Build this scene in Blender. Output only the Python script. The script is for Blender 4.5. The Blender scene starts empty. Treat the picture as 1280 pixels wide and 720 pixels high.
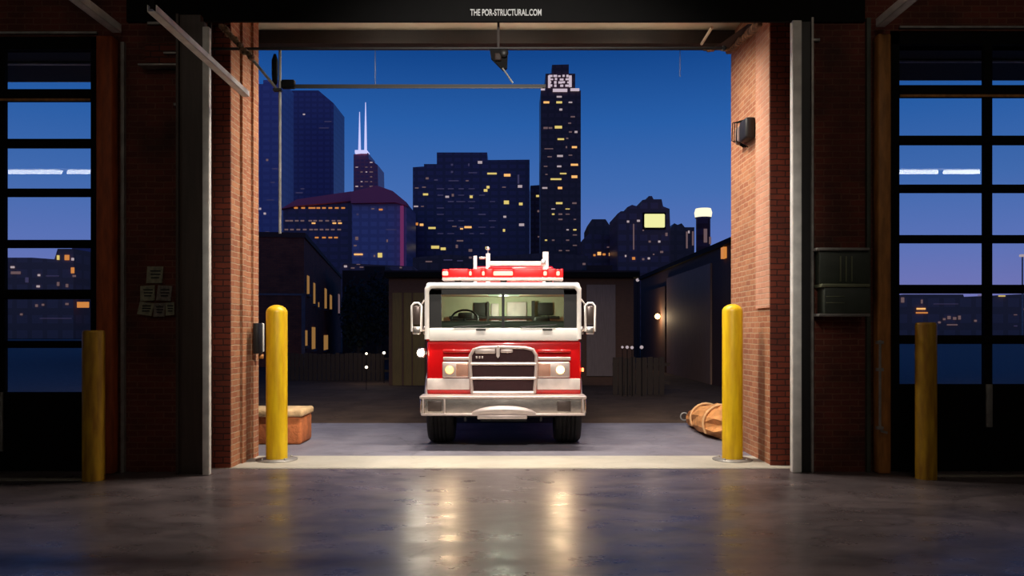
import bpy, bmesh, math, random
from mathutils import Vector, Matrix
R = random.Random(7)
scene = bpy.context.scene
COL = scene.collection
CAM_Z, HOR, F = 1.73, 415.0, 1000.0        # eye height, horizon row, focal length in pixels


def P(px, py, d):
    """point seen at picture position (px, py) at distance d in front of the camera"""
    return Vector(((px - 640) * d / F, d, CAM_Z + (HOR - py) * d / F))


def X(px, d): return (px - 640) * d / F
def Z(py, d): return CAM_Z + (HOR - py) * d / F

# ---------------------------------------------------------------- materials
def lin(c):
    return tuple(((v / 255) / 12.92 if v / 255 <= 0.04045 else ((v / 255 + 0.055) / 1.055) ** 2.4) for v in c) + (1.0,)


MATS = {}


def nodes(name):
    m = bpy.data.materials.new(name)
    m.use_nodes = True
    nt = m.node_tree
    nt.nodes.clear()
    out = nt.nodes.new('ShaderNodeOutputMaterial')
    MATS[name] = m
    return m, nt, out


def N(nt, t, **kw):
    n = nt.nodes.new(t)
    for k, v in kw.items():
        setattr(n, k, v)
    return n


def pbr(name, col, rough=0.6, metal=0.0, var=0.12, scale=6.0, bump=0.0, bscale=60.0, spec=0.5, col2=None, stretch=(1, 1, 1), coat=0.0):
    """painted / raw surface with a little mottling and optional grain"""
    m, nt, out = nodes(name)
    b = N(nt, 'ShaderNodeBsdfPrincipled')
    b.inputs['Roughness'].default_value = rough
    b.inputs['Metallic'].default_value = metal
    b.inputs['Specular IOR Level'].default_value = spec
    b.inputs['Coat Weight'].default_value = coat
    b.inputs['Coat Roughness'].default_value = 0.06
    tc = N(nt, 'ShaderNodeTexCoord')
    mp = N(nt, 'ShaderNodeMapping')
    mp.inputs['Scale'].default_value = stretch
    nt.links.new(tc.outputs['Object'], mp.inputs[0])
    nz = N(nt, 'ShaderNodeTexNoise')
    nz.inputs['Scale'].default_value = scale
    nz.inputs['Detail'].default_value = 6
    nt.links.new(mp.outputs[0], nz.inputs['Vector'])
    rp = N(nt, 'ShaderNodeValToRGB')
    c = lin(col)
    c2 = lin(col2) if col2 else tuple(v * (1 - var) for v in c[:3]) + (1,)
    rp.color_ramp.elements[0].position = 0.35
    rp.color_ramp.elements[1].position = 0.65
    rp.color_ramp.elements[0].color = c2
    rp.color_ramp.elements[1].color = tuple(min(1, v * (1 + var)) for v in c[:3]) + (1,) if not col2 else c
    nt.links.new(nz.outputs['Fac'], rp.inputs[0])
    nt.links.new(rp.outputs[0], b.inputs['Base Color'])
    if bump:
        n2 = N(nt, 'ShaderNodeTexNoise')
        n2.inputs['Scale'].default_value = bscale
        n2.inputs['Detail'].default_value = 5
        nt.links.new(mp.outputs[0], n2.inputs['Vector'])
        bp = N(nt, 'ShaderNodeBump')
        bp.inputs['Strength'].default_value = bump
        bp.inputs['Distance'].default_value = 0.02
        nt.links.new(n2.outputs['Fac'], bp.inputs['Height'])
        nt.links.new(bp.outputs[0], b.inputs['Normal'])
    nt.links.new(b.outputs[0], out.inputs[0])
    return m


def glow(name, col, strength, base=(20, 20, 20), sample=True):
    m, nt, out = nodes(name)
    b = N(nt, 'ShaderNodeBsdfPrincipled')
    b.inputs['Base Color'].default_value = lin(base)
    b.inputs['Roughness'].default_value = 0.4
    b.inputs['Emission Color'].default_value = lin(col)
    b.inputs['Emission Strength'].default_value = strength
    nt.links.new(b.outputs[0], out.inputs[0])
    if not sample:
        m.cycles.emission_sampling = 'NONE'
    return m


def brick(name, c1, c2, mortar, bw=0.215, bh=0.075, bump=0.6, rough=0.85, grime=0.5, soot=(30, 18, 14)):
    """running-bond brick on every upright face: u follows the face, v is height"""
    m, nt, out = nodes(name)
    b = N(nt, 'ShaderNodeBsdfPrincipled')
    b.inputs['Roughness'].default_value = rough
    geo = N(nt, 'ShaderNodeNewGeometry')
    sp = N(nt, 'ShaderNodeSeparateXYZ')
    nt.links.new(geo.outputs['Position'], sp.inputs[0])
    sn = N(nt, 'ShaderNodeSeparateXYZ')
    nt.links.new(geo.outputs['True Normal'], sn.inputs[0])
    ab = N(nt, 'ShaderNodeMath', operation='ABSOLUTE')
    nt.links.new(sn.outputs['X'], ab.inputs[0])
    gt = N(nt, 'ShaderNodeMath', operation='GREATER_THAN')
    nt.links.new(ab.outputs[0], gt.inputs[0])
    gt.inputs[1].default_value = 0.6
    mx = N(nt, 'ShaderNodeMix', data_type='FLOAT')
    nt.links.new(gt.outputs[0], mx.inputs['Factor'])
    nt.links.new(sp.outputs['X'], mx.inputs[2])
    nt.links.new(sp.outputs['Y'], mx.inputs[3])
    cb = N(nt, 'ShaderNodeCombineXYZ')
    nt.links.new(mx.outputs[0], cb.inputs[0])
    nt.links.new(sp.outputs['Z'], cb.inputs[1])
    # slight waviness
    wz = N(nt, 'ShaderNodeTexNoise')
    wz.inputs['Scale'].default_value = 9
    nt.links.new(geo.outputs['Position'], wz.inputs['Vector'])
    ma = N(nt, 'ShaderNodeVectorMath', operation='MULTIPLY_ADD')
    nt.links.new(wz.outputs['Color'], ma.inputs[0])
    ma.inputs[1].default_value = (0.02, 0.02, 0)
    nt.links.new(cb.outputs[0], ma.inputs[2])
    bk = N(nt, 'ShaderNodeTexBrick')
    bk.inputs['Scale'].default_value = 1
    bk.inputs['Brick Width'].default_value = bw
    bk.inputs['Row Height'].default_value = bh
    bk.inputs['Mortar Size'].default_value = 0.009
    bk.inputs['Mortar Smooth'].default_value = 0.35
    bk.inputs['Color1'].default_value = lin(c1)
    bk.inputs['Color2'].default_value = lin(c2)
    bk.inputs['Mortar'].default_value = lin(mortar)
    nt.links.new(ma.outputs[0], bk.inputs['Vector'])
    gz = N(nt, 'ShaderNodeTexNoise')
    gz.inputs['Scale'].default_value = 1.6
    gz.inputs['Detail'].default_value = 8
    nt.links.new(geo.outputs['Position'], gz.inputs['Vector'])
    rp = N(nt, 'ShaderNodeMapRange')
    rp.inputs['From Min'].default_value = 0.45
    rp.inputs['From Max'].default_value = 0.75
    rp.inputs['To Max'].default_value = grime
    nt.links.new(gz.outputs['Fac'], rp.inputs['Value'])
    m2 = N(nt, 'ShaderNodeMix', data_type='RGBA')
    nt.links.new(rp.outputs[0], m2.inputs['Factor'])
    nt.links.new(bk.outputs['Color'], m2.inputs[6])
    m2.inputs[7].default_value = lin(soot)
    nt.links.new(m2.outputs[2], b.inputs['Base Color'])
    fz = N(nt, 'ShaderNodeTexNoise')
    fz.inputs['Scale'].default_value = 45
    fz.inputs['Detail'].default_value = 5
    nt.links.new(geo.outputs['Position'], fz.inputs['Vector'])
    h = N(nt, 'ShaderNodeMath', operation='MULTIPLY_ADD')
    nt.links.new(fz.outputs['Fac'], h.inputs[0])
    h.inputs[1].default_value = 0.5
    inv = N(nt, 'ShaderNodeMath', operation='SUBTRACT')
    inv.inputs[0].default_value = 1.0
    nt.links.new(bk.outputs['Fac'], inv.inputs[1])
    nt.links.new(inv.outputs[0], h.inputs[2])
    bp = N(nt, 'ShaderNodeBump')
    bp.inputs['Strength'].default_value = bump
    bp.inputs['Distance'].default_value = 0.012
    nt.links.new(h.outputs[0], bp.inputs['Height'])
    nt.links.new(bp.outputs[0], b.inputs['Normal'])
    nt.links.new(b.outputs[0], out.inputs[0])
    return m


def glass(name, ior=1.5, tint=(255, 255, 255), rough=0.0):
    m, nt, out = nodes(name)
    tr = N(nt, 'ShaderNodeBsdfTransparent')
    tr.inputs[0].default_value = lin(tint)
    gl = N(nt, 'ShaderNodeBsdfGlossy')
    gl.inputs['Roughness'].default_value = rough
    fr = N(nt, 'ShaderNodeFresnel')
    fr.inputs[0].default_value = ior
    mx = N(nt, 'ShaderNodeMixShader')
    nt.links.new(fr.outputs[0], mx.inputs[0])
    nt.links.new(tr.outputs[0], mx.inputs[1])
    nt.links.new(gl.outputs[0], mx.inputs[2])
    nt.links.new(mx.outputs[0], out.inputs[0])
    return m


def facade(name, wall, glassc, fw, fh, band=0.55, rough=0.35):
    """office tower skin: floors and bays of unlit glass in a dark frame"""
    m, nt, out = nodes(name)
    b = N(nt, 'ShaderNodeBsdfPrincipled')
    b.inputs['Roughness'].default_value = rough
    geo = N(nt, 'ShaderNodeNewGeometry')
    sp = N(nt, 'ShaderNodeSeparateXYZ')
    nt.links.new(geo.outputs['Position'], sp.inputs[0])
    ad = N(nt, 'ShaderNodeMath', operation='ADD')
    nt.links.new(sp.outputs['X'], ad.inputs[0])
    nt.links.new(sp.outputs['Y'], ad.inputs[1])

    def saw(sock, per, thr):
        d = N(nt, 'ShaderNodeMath', operation='DIVIDE')
        nt.links.new(sock, d.inputs[0])
        d.inputs[1].default_value = per
        f = N(nt, 'ShaderNodeMath', operation='FRACT')
        nt.links.new(d.outputs[0], f.inputs[0])
        g = N(nt, 'ShaderNodeMath', operation='LESS_THAN')
        nt.links.new(f.outputs[0], g.inputs[0])
        g.inputs[1].default_value = thr
        return g.outputs[0]
    a, c = saw(ad.outputs[0], fw, 0.7), saw(sp.outputs['Z'], fh, band)
    mu = N(nt, 'ShaderNodeMath', operation='MULTIPLY')
    nt.links.new(a, mu.inputs[0])
    nt.links.new(c, mu.inputs[1])
    mx = N(nt, 'ShaderNodeMix', data_type='RGBA')
    nt.links.new(mu.outputs[0], mx.inputs['Factor'])
    mx.inputs[6].default_value = lin(wall)
    mx.inputs[7].default_value = lin(glassc)
    nt.links.new(mx.outputs[2], b.inputs['Base Color'])
    nt.links.new(b.outputs[0], out.inputs[0])
    return m


def concrete(name, col, col2, r0, r1, joint=None, crack=0.4, bump=0.15, spec=0.5, streak=(1, 1, 1)):
    m, nt, out = nodes(name)
    b = N(nt, 'ShaderNodeBsdfPrincipled')
    b.inputs['Specular IOR Level'].default_value = spec
    geo = N(nt, 'ShaderNodeNewGeometry')
    mp = N(nt, 'ShaderNodeMapping')
    mp.inputs['Scale'].default_value = streak
    nt.links.new(geo.outputs['Position'], mp.inputs[0])
    n1 = N(nt, 'ShaderNodeTexNoise')
    n1.inputs['Scale'].default_value = 0.9
    n1.inputs['Detail'].default_value = 9
    n1.inputs['Roughness'].default_value = 0.62
    n1.inputs['Distortion'].default_value = 0.6
    nt.links.new(mp.outputs[0], n1.inputs['Vector'])
    rp = N(nt, 'ShaderNodeValToRGB')
    rp.color_ramp.elements[0].position = 0.35
    rp.color_ramp.elements[1].position = 0.68
    rp.color_ramp.elements[0].color = lin(col2)
    rp.color_ramp.elements[1].color = lin(col)
    nt.links.new(n1.outputs['Fac'], rp.inputs[0])
    n2 = N(nt, 'ShaderNodeTexNoise')
    n2.inputs['Scale'].default_value = 1.7
    n2.inputs['Detail'].default_value = 7
    n2.inputs['Roughness'].default_value = 0.65
    nt.links.new(mp.outputs[0], n2.inputs['Vector'])
    mr = N(nt, 'ShaderNodeMapRange')
    mr.inputs['From Min'].default_value = 0.38
    mr.inputs['From Max'].default_value = 0.66
    mr.inputs['To Min'].default_value = r0
    mr.inputs['To Max'].default_value = r1
    nt.links.new(n2.outputs['Fac'], mr.inputs['Value'])
    nt.links.new(mr.outputs[0], b.inputs['Roughness'])
    vo = N(nt, 'ShaderNodeTexVoronoi', feature='DISTANCE_TO_EDGE')
    vo.inputs['Scale'].default_value = 0.33
    wz = N(nt, 'ShaderNodeTexNoise')
    wz.inputs['Scale'].default_value = 2.5
    wz.inputs['Detail'].default_value = 6
    nt.links.new(geo.outputs['Position'], wz.inputs['Vector'])
    ma = N(nt, 'ShaderNodeVectorMath', operation='MULTIPLY_ADD')
    nt.links.new(wz.outputs['Color'], ma.inputs[0])
    ma.inputs[1].default_value = (0.9, 0.9, 0)
    nt.links.new(geo.outputs['Position'], ma.inputs[2])
    nt.links.new(ma.outputs[0], vo.inputs['Vector'])
    ck = N(nt, 'ShaderNodeMapRange')
    ck.inputs['From Min'].default_value = 0.0
    ck.inputs['From Max'].default_value = 0.008
    ck.inputs['To Min'].default_value = crack
    ck.inputs['To Max'].default_value = 0.0
    nt.links.new(vo.outputs['Distance'], ck.inputs['Value'])
    m2 = N(nt, 'ShaderNodeMix', data_type='RGBA')
    nt.links.new(ck.outputs[0], m2.inputs['Factor'])
    nt.links.new(rp.outputs[0], m2.inputs[6])
    m2.inputs[7].default_value = lin((14, 12, 12))
    nt.links.new(m2.outputs[2], b.inputs['Base Color'])
    n3 = N(nt, 'ShaderNodeTexNoise')
    n3.inputs['Scale'].default_value = 5
    n3.inputs['Detail'].default_value = 8
    nt.links.new(mp.outputs[0], n3.inputs['Vector'])
    bp = N(nt, 'ShaderNodeBump')
    bp.inputs['Strength'].default_value = bump
    bp.inputs['Distance'].default_value = 0.03
    nt.links.new(n3.outputs['Fac'], bp.inputs['Height'])
    nt.links.new(bp.outputs[0], b.inputs['Normal'])
    nt.links.new(b.outputs[0], out.inputs[0])
    return m


M = MATS
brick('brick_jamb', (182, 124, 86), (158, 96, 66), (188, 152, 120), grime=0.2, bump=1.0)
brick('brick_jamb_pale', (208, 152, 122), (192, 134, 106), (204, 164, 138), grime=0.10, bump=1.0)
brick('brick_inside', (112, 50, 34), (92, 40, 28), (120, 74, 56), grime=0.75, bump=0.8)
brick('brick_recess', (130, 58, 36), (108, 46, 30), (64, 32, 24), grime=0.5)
brick('brick_yard', (150, 78, 48), (130, 66, 42), (96, 60, 46), grime=0.5, bh=0.09, bw=0.3)
concrete('floor_concrete', (112, 100, 101), (74, 66, 68), 0.26, 0.42, crack=0.35, bump=0.06, streak=(1, 1.7, 1))
concrete('apron_concrete', (196, 190, 176), (172, 166, 152), 0.5, 0.75, crack=0.1)
concrete('yard_concrete', (136, 132, 142), (112, 108, 118), 0.55, 0.8, crack=0.25)
concrete('asphalt', (98, 80, 66), (76, 62, 52), 0.85, 0.98, crack=0.3, spec=.1)
pbr('sill_pale', (150, 144, 132), 0.6)
pbr('black_steel', (9, 8, 8), 0.75, spec=.15)
pbr('dark_steel', (34, 32, 32), 0.5, 0.2)
pbr('brown_steel', (72, 58, 50), 0.45, 0.1, stretch=(4, 4, .3))
pbr('rust_post', (170, 78, 30), 0.6, 0.0, var=.25, stretch=(3, 3, .6))
pbr('ochre_post', (170, 112, 52), 0.6, 0.0, var=.25, stretch=(3, 3, .6))
pbr('galvanised', (150, 146, 140), 0.45, 0.35, var=.2)
pbr('white_steel', (240, 236, 228), 0.5)
pbr('cream_paint', (224, 214, 186), 0.7, var=.08, scale=2)
pbr('header_brown', (38, 22, 14), 0.7)
pbr('bar_brown', (24, 18, 14), 0.6)
pbr('ceiling_paint', (60, 54, 50), 0.9)
pbr('dark_wall', (46, 36, 32), 0.9)
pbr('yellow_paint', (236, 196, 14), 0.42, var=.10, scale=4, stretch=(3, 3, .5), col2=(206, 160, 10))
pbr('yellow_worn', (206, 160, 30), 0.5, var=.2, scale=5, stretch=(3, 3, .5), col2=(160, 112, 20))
pbr('letter_white', (190, 190, 190), 0.5)
pbr('paper', (150, 146, 120), 0.8, var=.25, scale=20)
pbr('paper_grey', (132, 122, 110), 0.8, var=.3, scale=24)
pbr('green_metal', (64, 70, 60), 0.5)
pbr('green_edge', (120, 124, 96), 0.5)
pbr('canvas', (206, 142, 84), 0.85, var=.2, scale=7, bump=.7, bscale=18)
pbr('strap_cloth', (216, 170, 120), 0.8)
pbr('sandstone', (196, 112, 62), 0.85, var=.2, scale=7, bump=.5, bscale=30)
pbr('sandstone_top', (214, 178, 130), 0.85, var=.2, scale=7, bump=.5, bscale=30)
pbr('rusty_scrap', (128, 98, 72), 0.8, 0.0, var=.7, scale=14, bump=.6)
glass('door_glass')
glass('cab_glass', tint=(226, 240, 226))
glow('tube_glow', (250, 250, 240), 18.0)
pbr('fixture_white', (180, 180, 176), 0.5)
# truck
pbr('fire_red', (196, 8, 14), 0.28, var=.04, coat=1.0)
pbr('truck_white', (236, 232, 226), 0.3, var=.03, coat=.6)
pbr('chrome', (226, 216, 208), 0.27, .90, var=.05, bump=.3, bscale=7)
pbr('chrome_dull', (206, 190, 184), 0.4, .55, var=.08)
pbr('diamond_plate', (150, 150, 152), 0.3, .9, bump=.4, bscale=90)
pbr('mirror_case', (96, 84, 80), 0.3, .5)
pbr('rubber', (22, 21, 21), 0.8, bump=.2)
pbr('truck_black', (16, 15, 15), 0.5)
pbr('grille_mesh', (50, 14, 20), 0.45, .3, bump=.5, bscale=120)
pbr('reflective_white', (216, 206, 200), 0.5)
pbr('cab_lining', (186, 192, 160), 0.8, var=.06)
pbr('seat_vinyl', (44, 44, 38), 0.6)
pbr('lamp_glass_off', (196, 150, 130), 0.15, .3)
glow('bar_red', (255, 16, 16), .5, base=(200, 10, 12))
glow('bar_hot', (255, 176, 150), 2.2, base=(200, 60, 50))
glow('amber_lit', (255, 170, 80), 6.0)
glow('amber_bright', (255, 186, 100), 14.0)
glow('scene_lit', (255, 232, 190), 18.0)
glow('marker_lit', (255, 110, 60), 7.0)
glow('dome_lit', (226, 240, 200), .8)
# outdoors
glow('win_warm', (255, 190, 110), 1.0, sample=False)
glow('win_yellow', (240, 214, 120), 0.85, sample=False)
glow('win_white', (220, 200, 205), 0.6, sample=False)
glow('win_dim', (150, 120, 120), 0.45, sample=False)
glow('win_faint', (84, 78, 120), 0.42, sample=False)
glow('win_amber', (176, 128, 70), .6, sample=False)
glow('win_orange', (236, 150, 70), .75, sample=False)
glow('sign_lit', (242, 240, 165), 1.0, sample=False)
glow('crown_lit', (226, 206, 220), 0.75, sample=False)
glow('dome_white', (255, 246, 214), 1.1, sample=False)
glow('mast_lit', (206, 206, 255), 1.0, sample=False)
glow('neon_rose', (150, 60, 120), .42, sample=False)
glow('street_white', (255, 238, 210), 3.5, sample=False)
glow('street_warm', (255, 196, 120), 6.0, sample=False)
glow('soffit_lamp_lit', (250, 252, 240), 24.0)
facade('skin_navy', (100, 92, 134), (112, 106, 150), 5, 4.2)
facade('skin_haze', (120, 118, 164), (132, 132, 176), 6, 5)
facade('skin_dark', (80, 64, 86), (94, 76, 108), 5.5, 4.0)
facade('skin_black', (72, 42, 36), (88, 56, 54), 4, 4)
facade('skin_blue', (138, 134, 170), (158, 154, 190), 4.5, 4)
facade('skin_rose', (176, 92, 110), (140, 86, 116), 5, 4.5)
facade('skin_city', (128, 96, 84), (142, 110, 104), 4, 4)
facade('skin_brown', (92, 62, 64), (108, 78, 92), 4, 4)
pbr('roof_rose', (226, 104, 124), 0.6)
pbr('dark_siding', (80, 52, 38), 0.8, stretch=(1, 1, 5))
pbr('brown_siding', (140, 108, 88), 0.7, stretch=(4, 4, .4))
pbr('olive_siding', (98, 78, 34), 0.7, stretch=(4, 4, .4))
pbr('grey_siding', (112, 94, 88), 0.7, stretch=(4, 4, .4))
pbr('fence_wood', (46, 32, 22), 0.8, stretch=(6, 6, .5))
pbr('leaf_dark', (26, 34, 20), 0.7, var=.4, scale=3)
pbr('bark', (50, 38, 30), 0.9)
pbr('stone_trim', (110, 96, 96), 0.8)

# ---------------------------------------------------------------- mesh helpers
class MB:
    def __init__(s): s.v, s.f, s.smooth = [], [], set()

    def add(s, vs, fs, smooth=False):
        b = len(s.v)
        s.v += [tuple(v) for v in vs]
        for f in fs:
            if smooth: s.smooth.add(len(s.f))
            s.f.append(tuple(b + i for i in f))
        return s

    def box(s, x0, x1, y0, y1, z0, z1):
        x0, x1 = min(x0, x1), max(x0, x1); y0, y1 = min(y0, y1), max(y0, y1); z0, z1 = min(z0, z1), max(z0, z1)
        return s.add([(x0, y0, z0), (x1, y0, z0), (x1, y1, z0), (x0, y1, z0), (x0, y0, z1), (x1, y0, z1), (x1, y1, z1), (x0, y1, z1)],
                     [(0, 3, 2, 1), (4, 5, 6, 7), (0, 1, 5, 4), (1, 2, 6, 5), (2, 3, 7, 6), (3, 0, 4, 7)])

    def bbox(s, x0, x1, y0, y1, z0, z1, r=0.01, seg=2):
        """box with rounded edges"""
        bm = bmesh.new()
        bmesh.ops.create_cube(bm, size=1)
        for v in bm.verts:
            v.co = Vector(((x0 + x1) / 2 + v.co.x * abs(x1 - x0), (y0 + y1) / 2 + v.co.y * abs(y1 - y0), (z0 + z1) / 2 + v.co.z * abs(z1 - z0)))
        r = min(r, abs(x1 - x0) * .45, abs(y1 - y0) * .45, abs(z1 - z0) * .45)
        bmesh.ops.bevel(bm, geom=bm.edges[:], offset=r, segments=seg, profile=.5, affect='EDGES')
        bm.verts.index_update()
        s.add([v.co.copy() for v in bm.verts], [[v.index for v in f.verts] for f in bm.faces], True)
        bm.free()
        return s

    def tube(s, pts, r, n=10, closed=False, caps=True):
        pts = [Vector(p) for p in pts]
        rs = r if isinstance(r, (list, tuple)) else [r] * len(pts)
        vs, fs = [], []
        k = len(pts)
        up0 = None
        for i, p in enumerate(pts):
            a = pts[(i - 1) % k] if (closed or i > 0) else p
            b = pts[(i + 1) % k] if (closed or i < k - 1) else p
            t = (b - a).normalized()
            if up0 is None:
                up0 = Vector((0, 0, 1)) if abs(t.z) < .9 else Vector((1, 0, 0))
            u = (up0 - t * up0.dot(t))
            if u.length < 1e-5: u = t.orthogonal()
            u.normalize(); up0 = u
            w = t.cross(u)
            for j in range(n):
                an = 2 * math.pi * j / n
                vs.append(p + (u * math.cos(an) + w * math.sin(an)) * rs[i])
        for i in range(k if closed else k - 1):
            for j in range(n):
                a, b = i * n + j, i * n + (j + 1) % n
                c, d = ((i + 1) % k) * n + (j + 1) % n, ((i + 1) % k) * n + j
                fs.append((a, b, c, d))
        s.add(vs, fs, True)
        if caps and not closed:
            s.add(vs[:n], [tuple(range(n))[::-1]]); s.add(vs[-n:], [tuple(range(n))])
        return s

    def lathe(s, prof, origin, axis='z', n=32):
        """prof: list of (radius, height along axis)"""
        o = Vector(origin)
        vs, fs = [], []
        for r, h in prof:
            for j in range(n):
                a = 2 * math.pi * j / n
                c, q = r * math.cos(a), r * math.sin(a)
                vs.append(o + (Vector((c, q, h)) if axis == 'z' else Vector((h, c, q)) if axis == 'x' else Vector((q, h, c))))
        for i in range(len(prof) - 1):
            for j in range(n):
                fs.append((i * n + j, i * n + (j + 1) % n, (i + 1) * n + (j + 1) % n, (i + 1) * n + j))
        return s.add(vs, fs, True)

    def prism(s, pts, y0, y1):
        """outline in (x, z), extruded from y0 to y1"""
        n = len(pts)
        vs = [(x, y0, z) for x, z in pts] + [(x, y1, z) for x, z in pts]
        fs = [tuple(range(n)), tuple(range(2 * n - 1, n - 1, -1))]
        fs += [(j, j + n, (j + 1) % n + n, (j + 1) % n) for j in range(n)]
        return s.add(vs, fs)


def finish(o, label=None, cat=None, group=None, kind=None):
    if label: o['label'] = label
    if cat: o['category'] = cat
    if group: o['group'] = group
    if kind: o['kind'] = kind
    return o


def obj(name, mb, mat, parent=None, **tags):
    me = bpy.data.meshes.new(name)
    base = Vector((0, 0, 0))
    if parent is not None:
        q = parent
        while q is not None:
            base += q.location; q = q.parent
    me.from_pydata([Vector(v) - base for v in mb.v], [], mb.f)
    me.update()
    bm = bmesh.new(); bm.from_mesh(me)
    bmesh.ops.recalc_face_normals(bm, faces=bm.faces[:])
    bm.to_mesh(me); bm.free()
    if mb.smooth:
        for i, p in enumerate(me.polygons):
            p.use_smooth = i in mb.smooth
    me.materials.append(M[mat])
    o = bpy.data.objects.new(name, me)
    COL.objects.link(o)
    o.parent = parent
    return finish(o, **tags)


def thing(name, loc, label=None, cat=None, group=None, kind=None):
    o = bpy.data.objects.new(name, None)
    o.empty_display_size = .1
    o.location = loc
    COL.objects.link(o)
    return finish(o, label, cat, group, kind)


def struct(name, mb, mat, parent=None, label=None):
    return obj(name, mb, mat, parent, label=label, kind='structure' if parent is None else None)


# ================================================================ THE ROOM
WY = 9.90                                    # inside face of the front wall
ROOMX, CEIL, BACK = 14.0, 6.9, -9.0
struct('floor', MB().box(-ROOMX, ROOMX, BACK, 10.12, -.12, 0), 'floor_concrete', label='polished stained concrete floor of the bay')
struct('ceiling', MB().box(-ROOMX, ROOMX, BACK, 10.4, CEIL, CEIL + .2), 'ceiling_paint', label='dark ceiling of the bay')
struct('wall_left', MB().box(-ROOMX - .2, -ROOMX, BACK, 10.3, 0, CEIL), 'dark_wall', label='dark side wall of the bay, left')
struct('wall_right', MB().box(ROOMX, ROOMX + .2, BACK, 10.3, 0, CEIL), 'dark_wall', label='dark side wall of the bay, right')
struct('wall_back', MB().box(-ROOMX, ROOMX, BACK - .2, BACK, 0, CEIL), 'dark_wall', label='dark wall at the back of the bay')
LD = (-9.75, -5.10, 5.39)                    # left door: x0, x1, top
RD = (4.68, 9.30, 5.46)
w = MB()
w.box(-ROOMX, LD[0], WY, 10.3, 0, CEIL); w.box(LD[0], LD[1], WY, 10.3, LD[2], CEIL)
w.box(LD[1], -3.80, WY, 10.3, 0, CEIL)
w.box(3.62, RD[0], WY, 10.3, 0, CEIL); w.box(RD[0], RD[1], WY, 10.3, RD[2], CEIL); w.box(RD[1], ROOMX, WY, 10.3, 0, CEIL)
w.box(-3.80, 3.62, WY + .01, 10.05, 5.72, CEIL)
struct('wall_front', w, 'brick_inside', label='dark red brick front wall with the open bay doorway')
# outside returns of the doorway
jl = MB().box(-4.6, -3.57, 10.17, 11.16, 0, 6.28); jl.box(-4.6, -3.535, 10.5, 10.66, 0, 6.28); jl.box(-4.6, -3.535, 10.94, 11.16, 0, 6.28)
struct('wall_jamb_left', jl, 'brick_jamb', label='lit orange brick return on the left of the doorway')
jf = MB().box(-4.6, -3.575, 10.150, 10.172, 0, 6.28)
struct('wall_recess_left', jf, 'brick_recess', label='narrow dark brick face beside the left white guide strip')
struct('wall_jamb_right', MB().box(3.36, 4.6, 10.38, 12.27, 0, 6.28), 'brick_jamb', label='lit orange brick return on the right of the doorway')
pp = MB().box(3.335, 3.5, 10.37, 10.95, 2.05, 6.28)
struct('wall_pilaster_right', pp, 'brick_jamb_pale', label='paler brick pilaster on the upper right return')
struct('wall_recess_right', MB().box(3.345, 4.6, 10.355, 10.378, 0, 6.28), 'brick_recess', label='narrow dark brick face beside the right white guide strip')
struct('ceiling_soffit', MB().box(-4.6, 4.6, 10.05, 12.6, 6.28, 6.4), 'cream_paint', label='cream painted soffit over the doorway')
hd = MB().box(-4.2, 3.36, 12.05, 12.27, 6.12, 6.28); hd.box(-4.2, 3.36, 12.0, 12.3, 6.06, 6.11)
struct('beam_header', hd, 'header_brown', label='brown steel header beam at the outer edge of the soffit')

# black lintel with its lettering
lt = thing('beam_lintel', (0, 9.8, 5.6), 'black steel lintel above the doorway with small pale lettering', kind='structure')
b = MB().box(-4.75, 4.35, 9.855, 9.90, Z(27, 9.86), 6.7)
obj('lintel_face', b, 'black_steel', lt)
fc = bpy.data.curves.new('lettering', 'FONT')
fc.body = 'THE POR-STRUCTURAL.COM'
fc.size = 0.112; fc.align_x = 'CENTER'; fc.align_y = 'CENTER'; fc.extrude = .004; fc.offset = .0015
fo = bpy.data.objects.new('lettering_curve', fc)
COL.objects.link(fo)
bpy.context.view_layer.update()
fm = bpy.data.meshes.new_from_object(fo.evaluated_get(bpy.context.evaluated_depsgraph_get()))
bpy.data.objects.remove(fo)
wd = max(v.co.x for v in fm.vertices) - min(v.co.x for v in fm.vertices)
sc_ = (89 * .00985) / wd
fm.transform(Matrix.Translation((X(632.5, 9.85), 9.85 - 9.8, Z(16, 9.85) - 5.6)) @ Matrix.Rotation(math.pi / 2, 4, 'X') @ Matrix.Diagonal((sc_, 1.0, 1, 1)))
fm.materials.clear(); fm.materials.append(M['letter_white'])
te = bpy.data.objects.new('lettering', fm); COL.objects.link(te); te.parent = lt
te['label'] = 'small pale capital lettering on the lintel'

# steel jamb casings and white guide strips
struct('trim_1', MB().box(-4.07, -3.80, 9.76, 9.90, 0, 5.6).box(-4.085, -4.055, 9.72, 9.9, 0, 5.6).box(-3.80, -3.74, 9.72, 9.80, 0, 5.5), 'brown_steel', label='dark brown steel casing left of the doorway')
struct('trim_2', MB().bbox(-3.735, -3.650, 9.64, 9.72, 0, Z(33, 9.64), .012), 'white_steel', label='white painted guide strip left of the doorway')
struct('trim_3', MB().bbox(3.445, 3.560, 9.82, 9.92, 0, Z(28, 9.9), .012), 'white_steel', label='white painted guide strip right of the doorway')
struct('trim_4', MB().box(3.562, 3.68, 9.86, 9.90, 0, 5.6), 'dark_steel', label='dark steel casing right of the doorway')
struct('trim_5', MB().box(3.682, 3.708, 9.83, 9.90, 0, 5.6), 'galvanised', label='thin grey steel edge beside the right casing')
struct('trim_6', MB().bbox(-5.06, -4.86, 9.72, 9.90, 0, Z(47, 9.8), .02), 'rust_post', label='rust orange steel post beside the left glazed door')
struct('trim_7', MB().bbox(4.46, 4.62, 9.74, 9.90, 0, Z(44, 9.8), .02), 'ochre_post', label='ochre brown steel post beside the right glazed door')
struct('trim_8', MB().box(4.37, 4.42, 9.85, 9.90, 0, 5.6), 'green_metal', label='thin dark green steel strip beside the ochre post')
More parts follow.
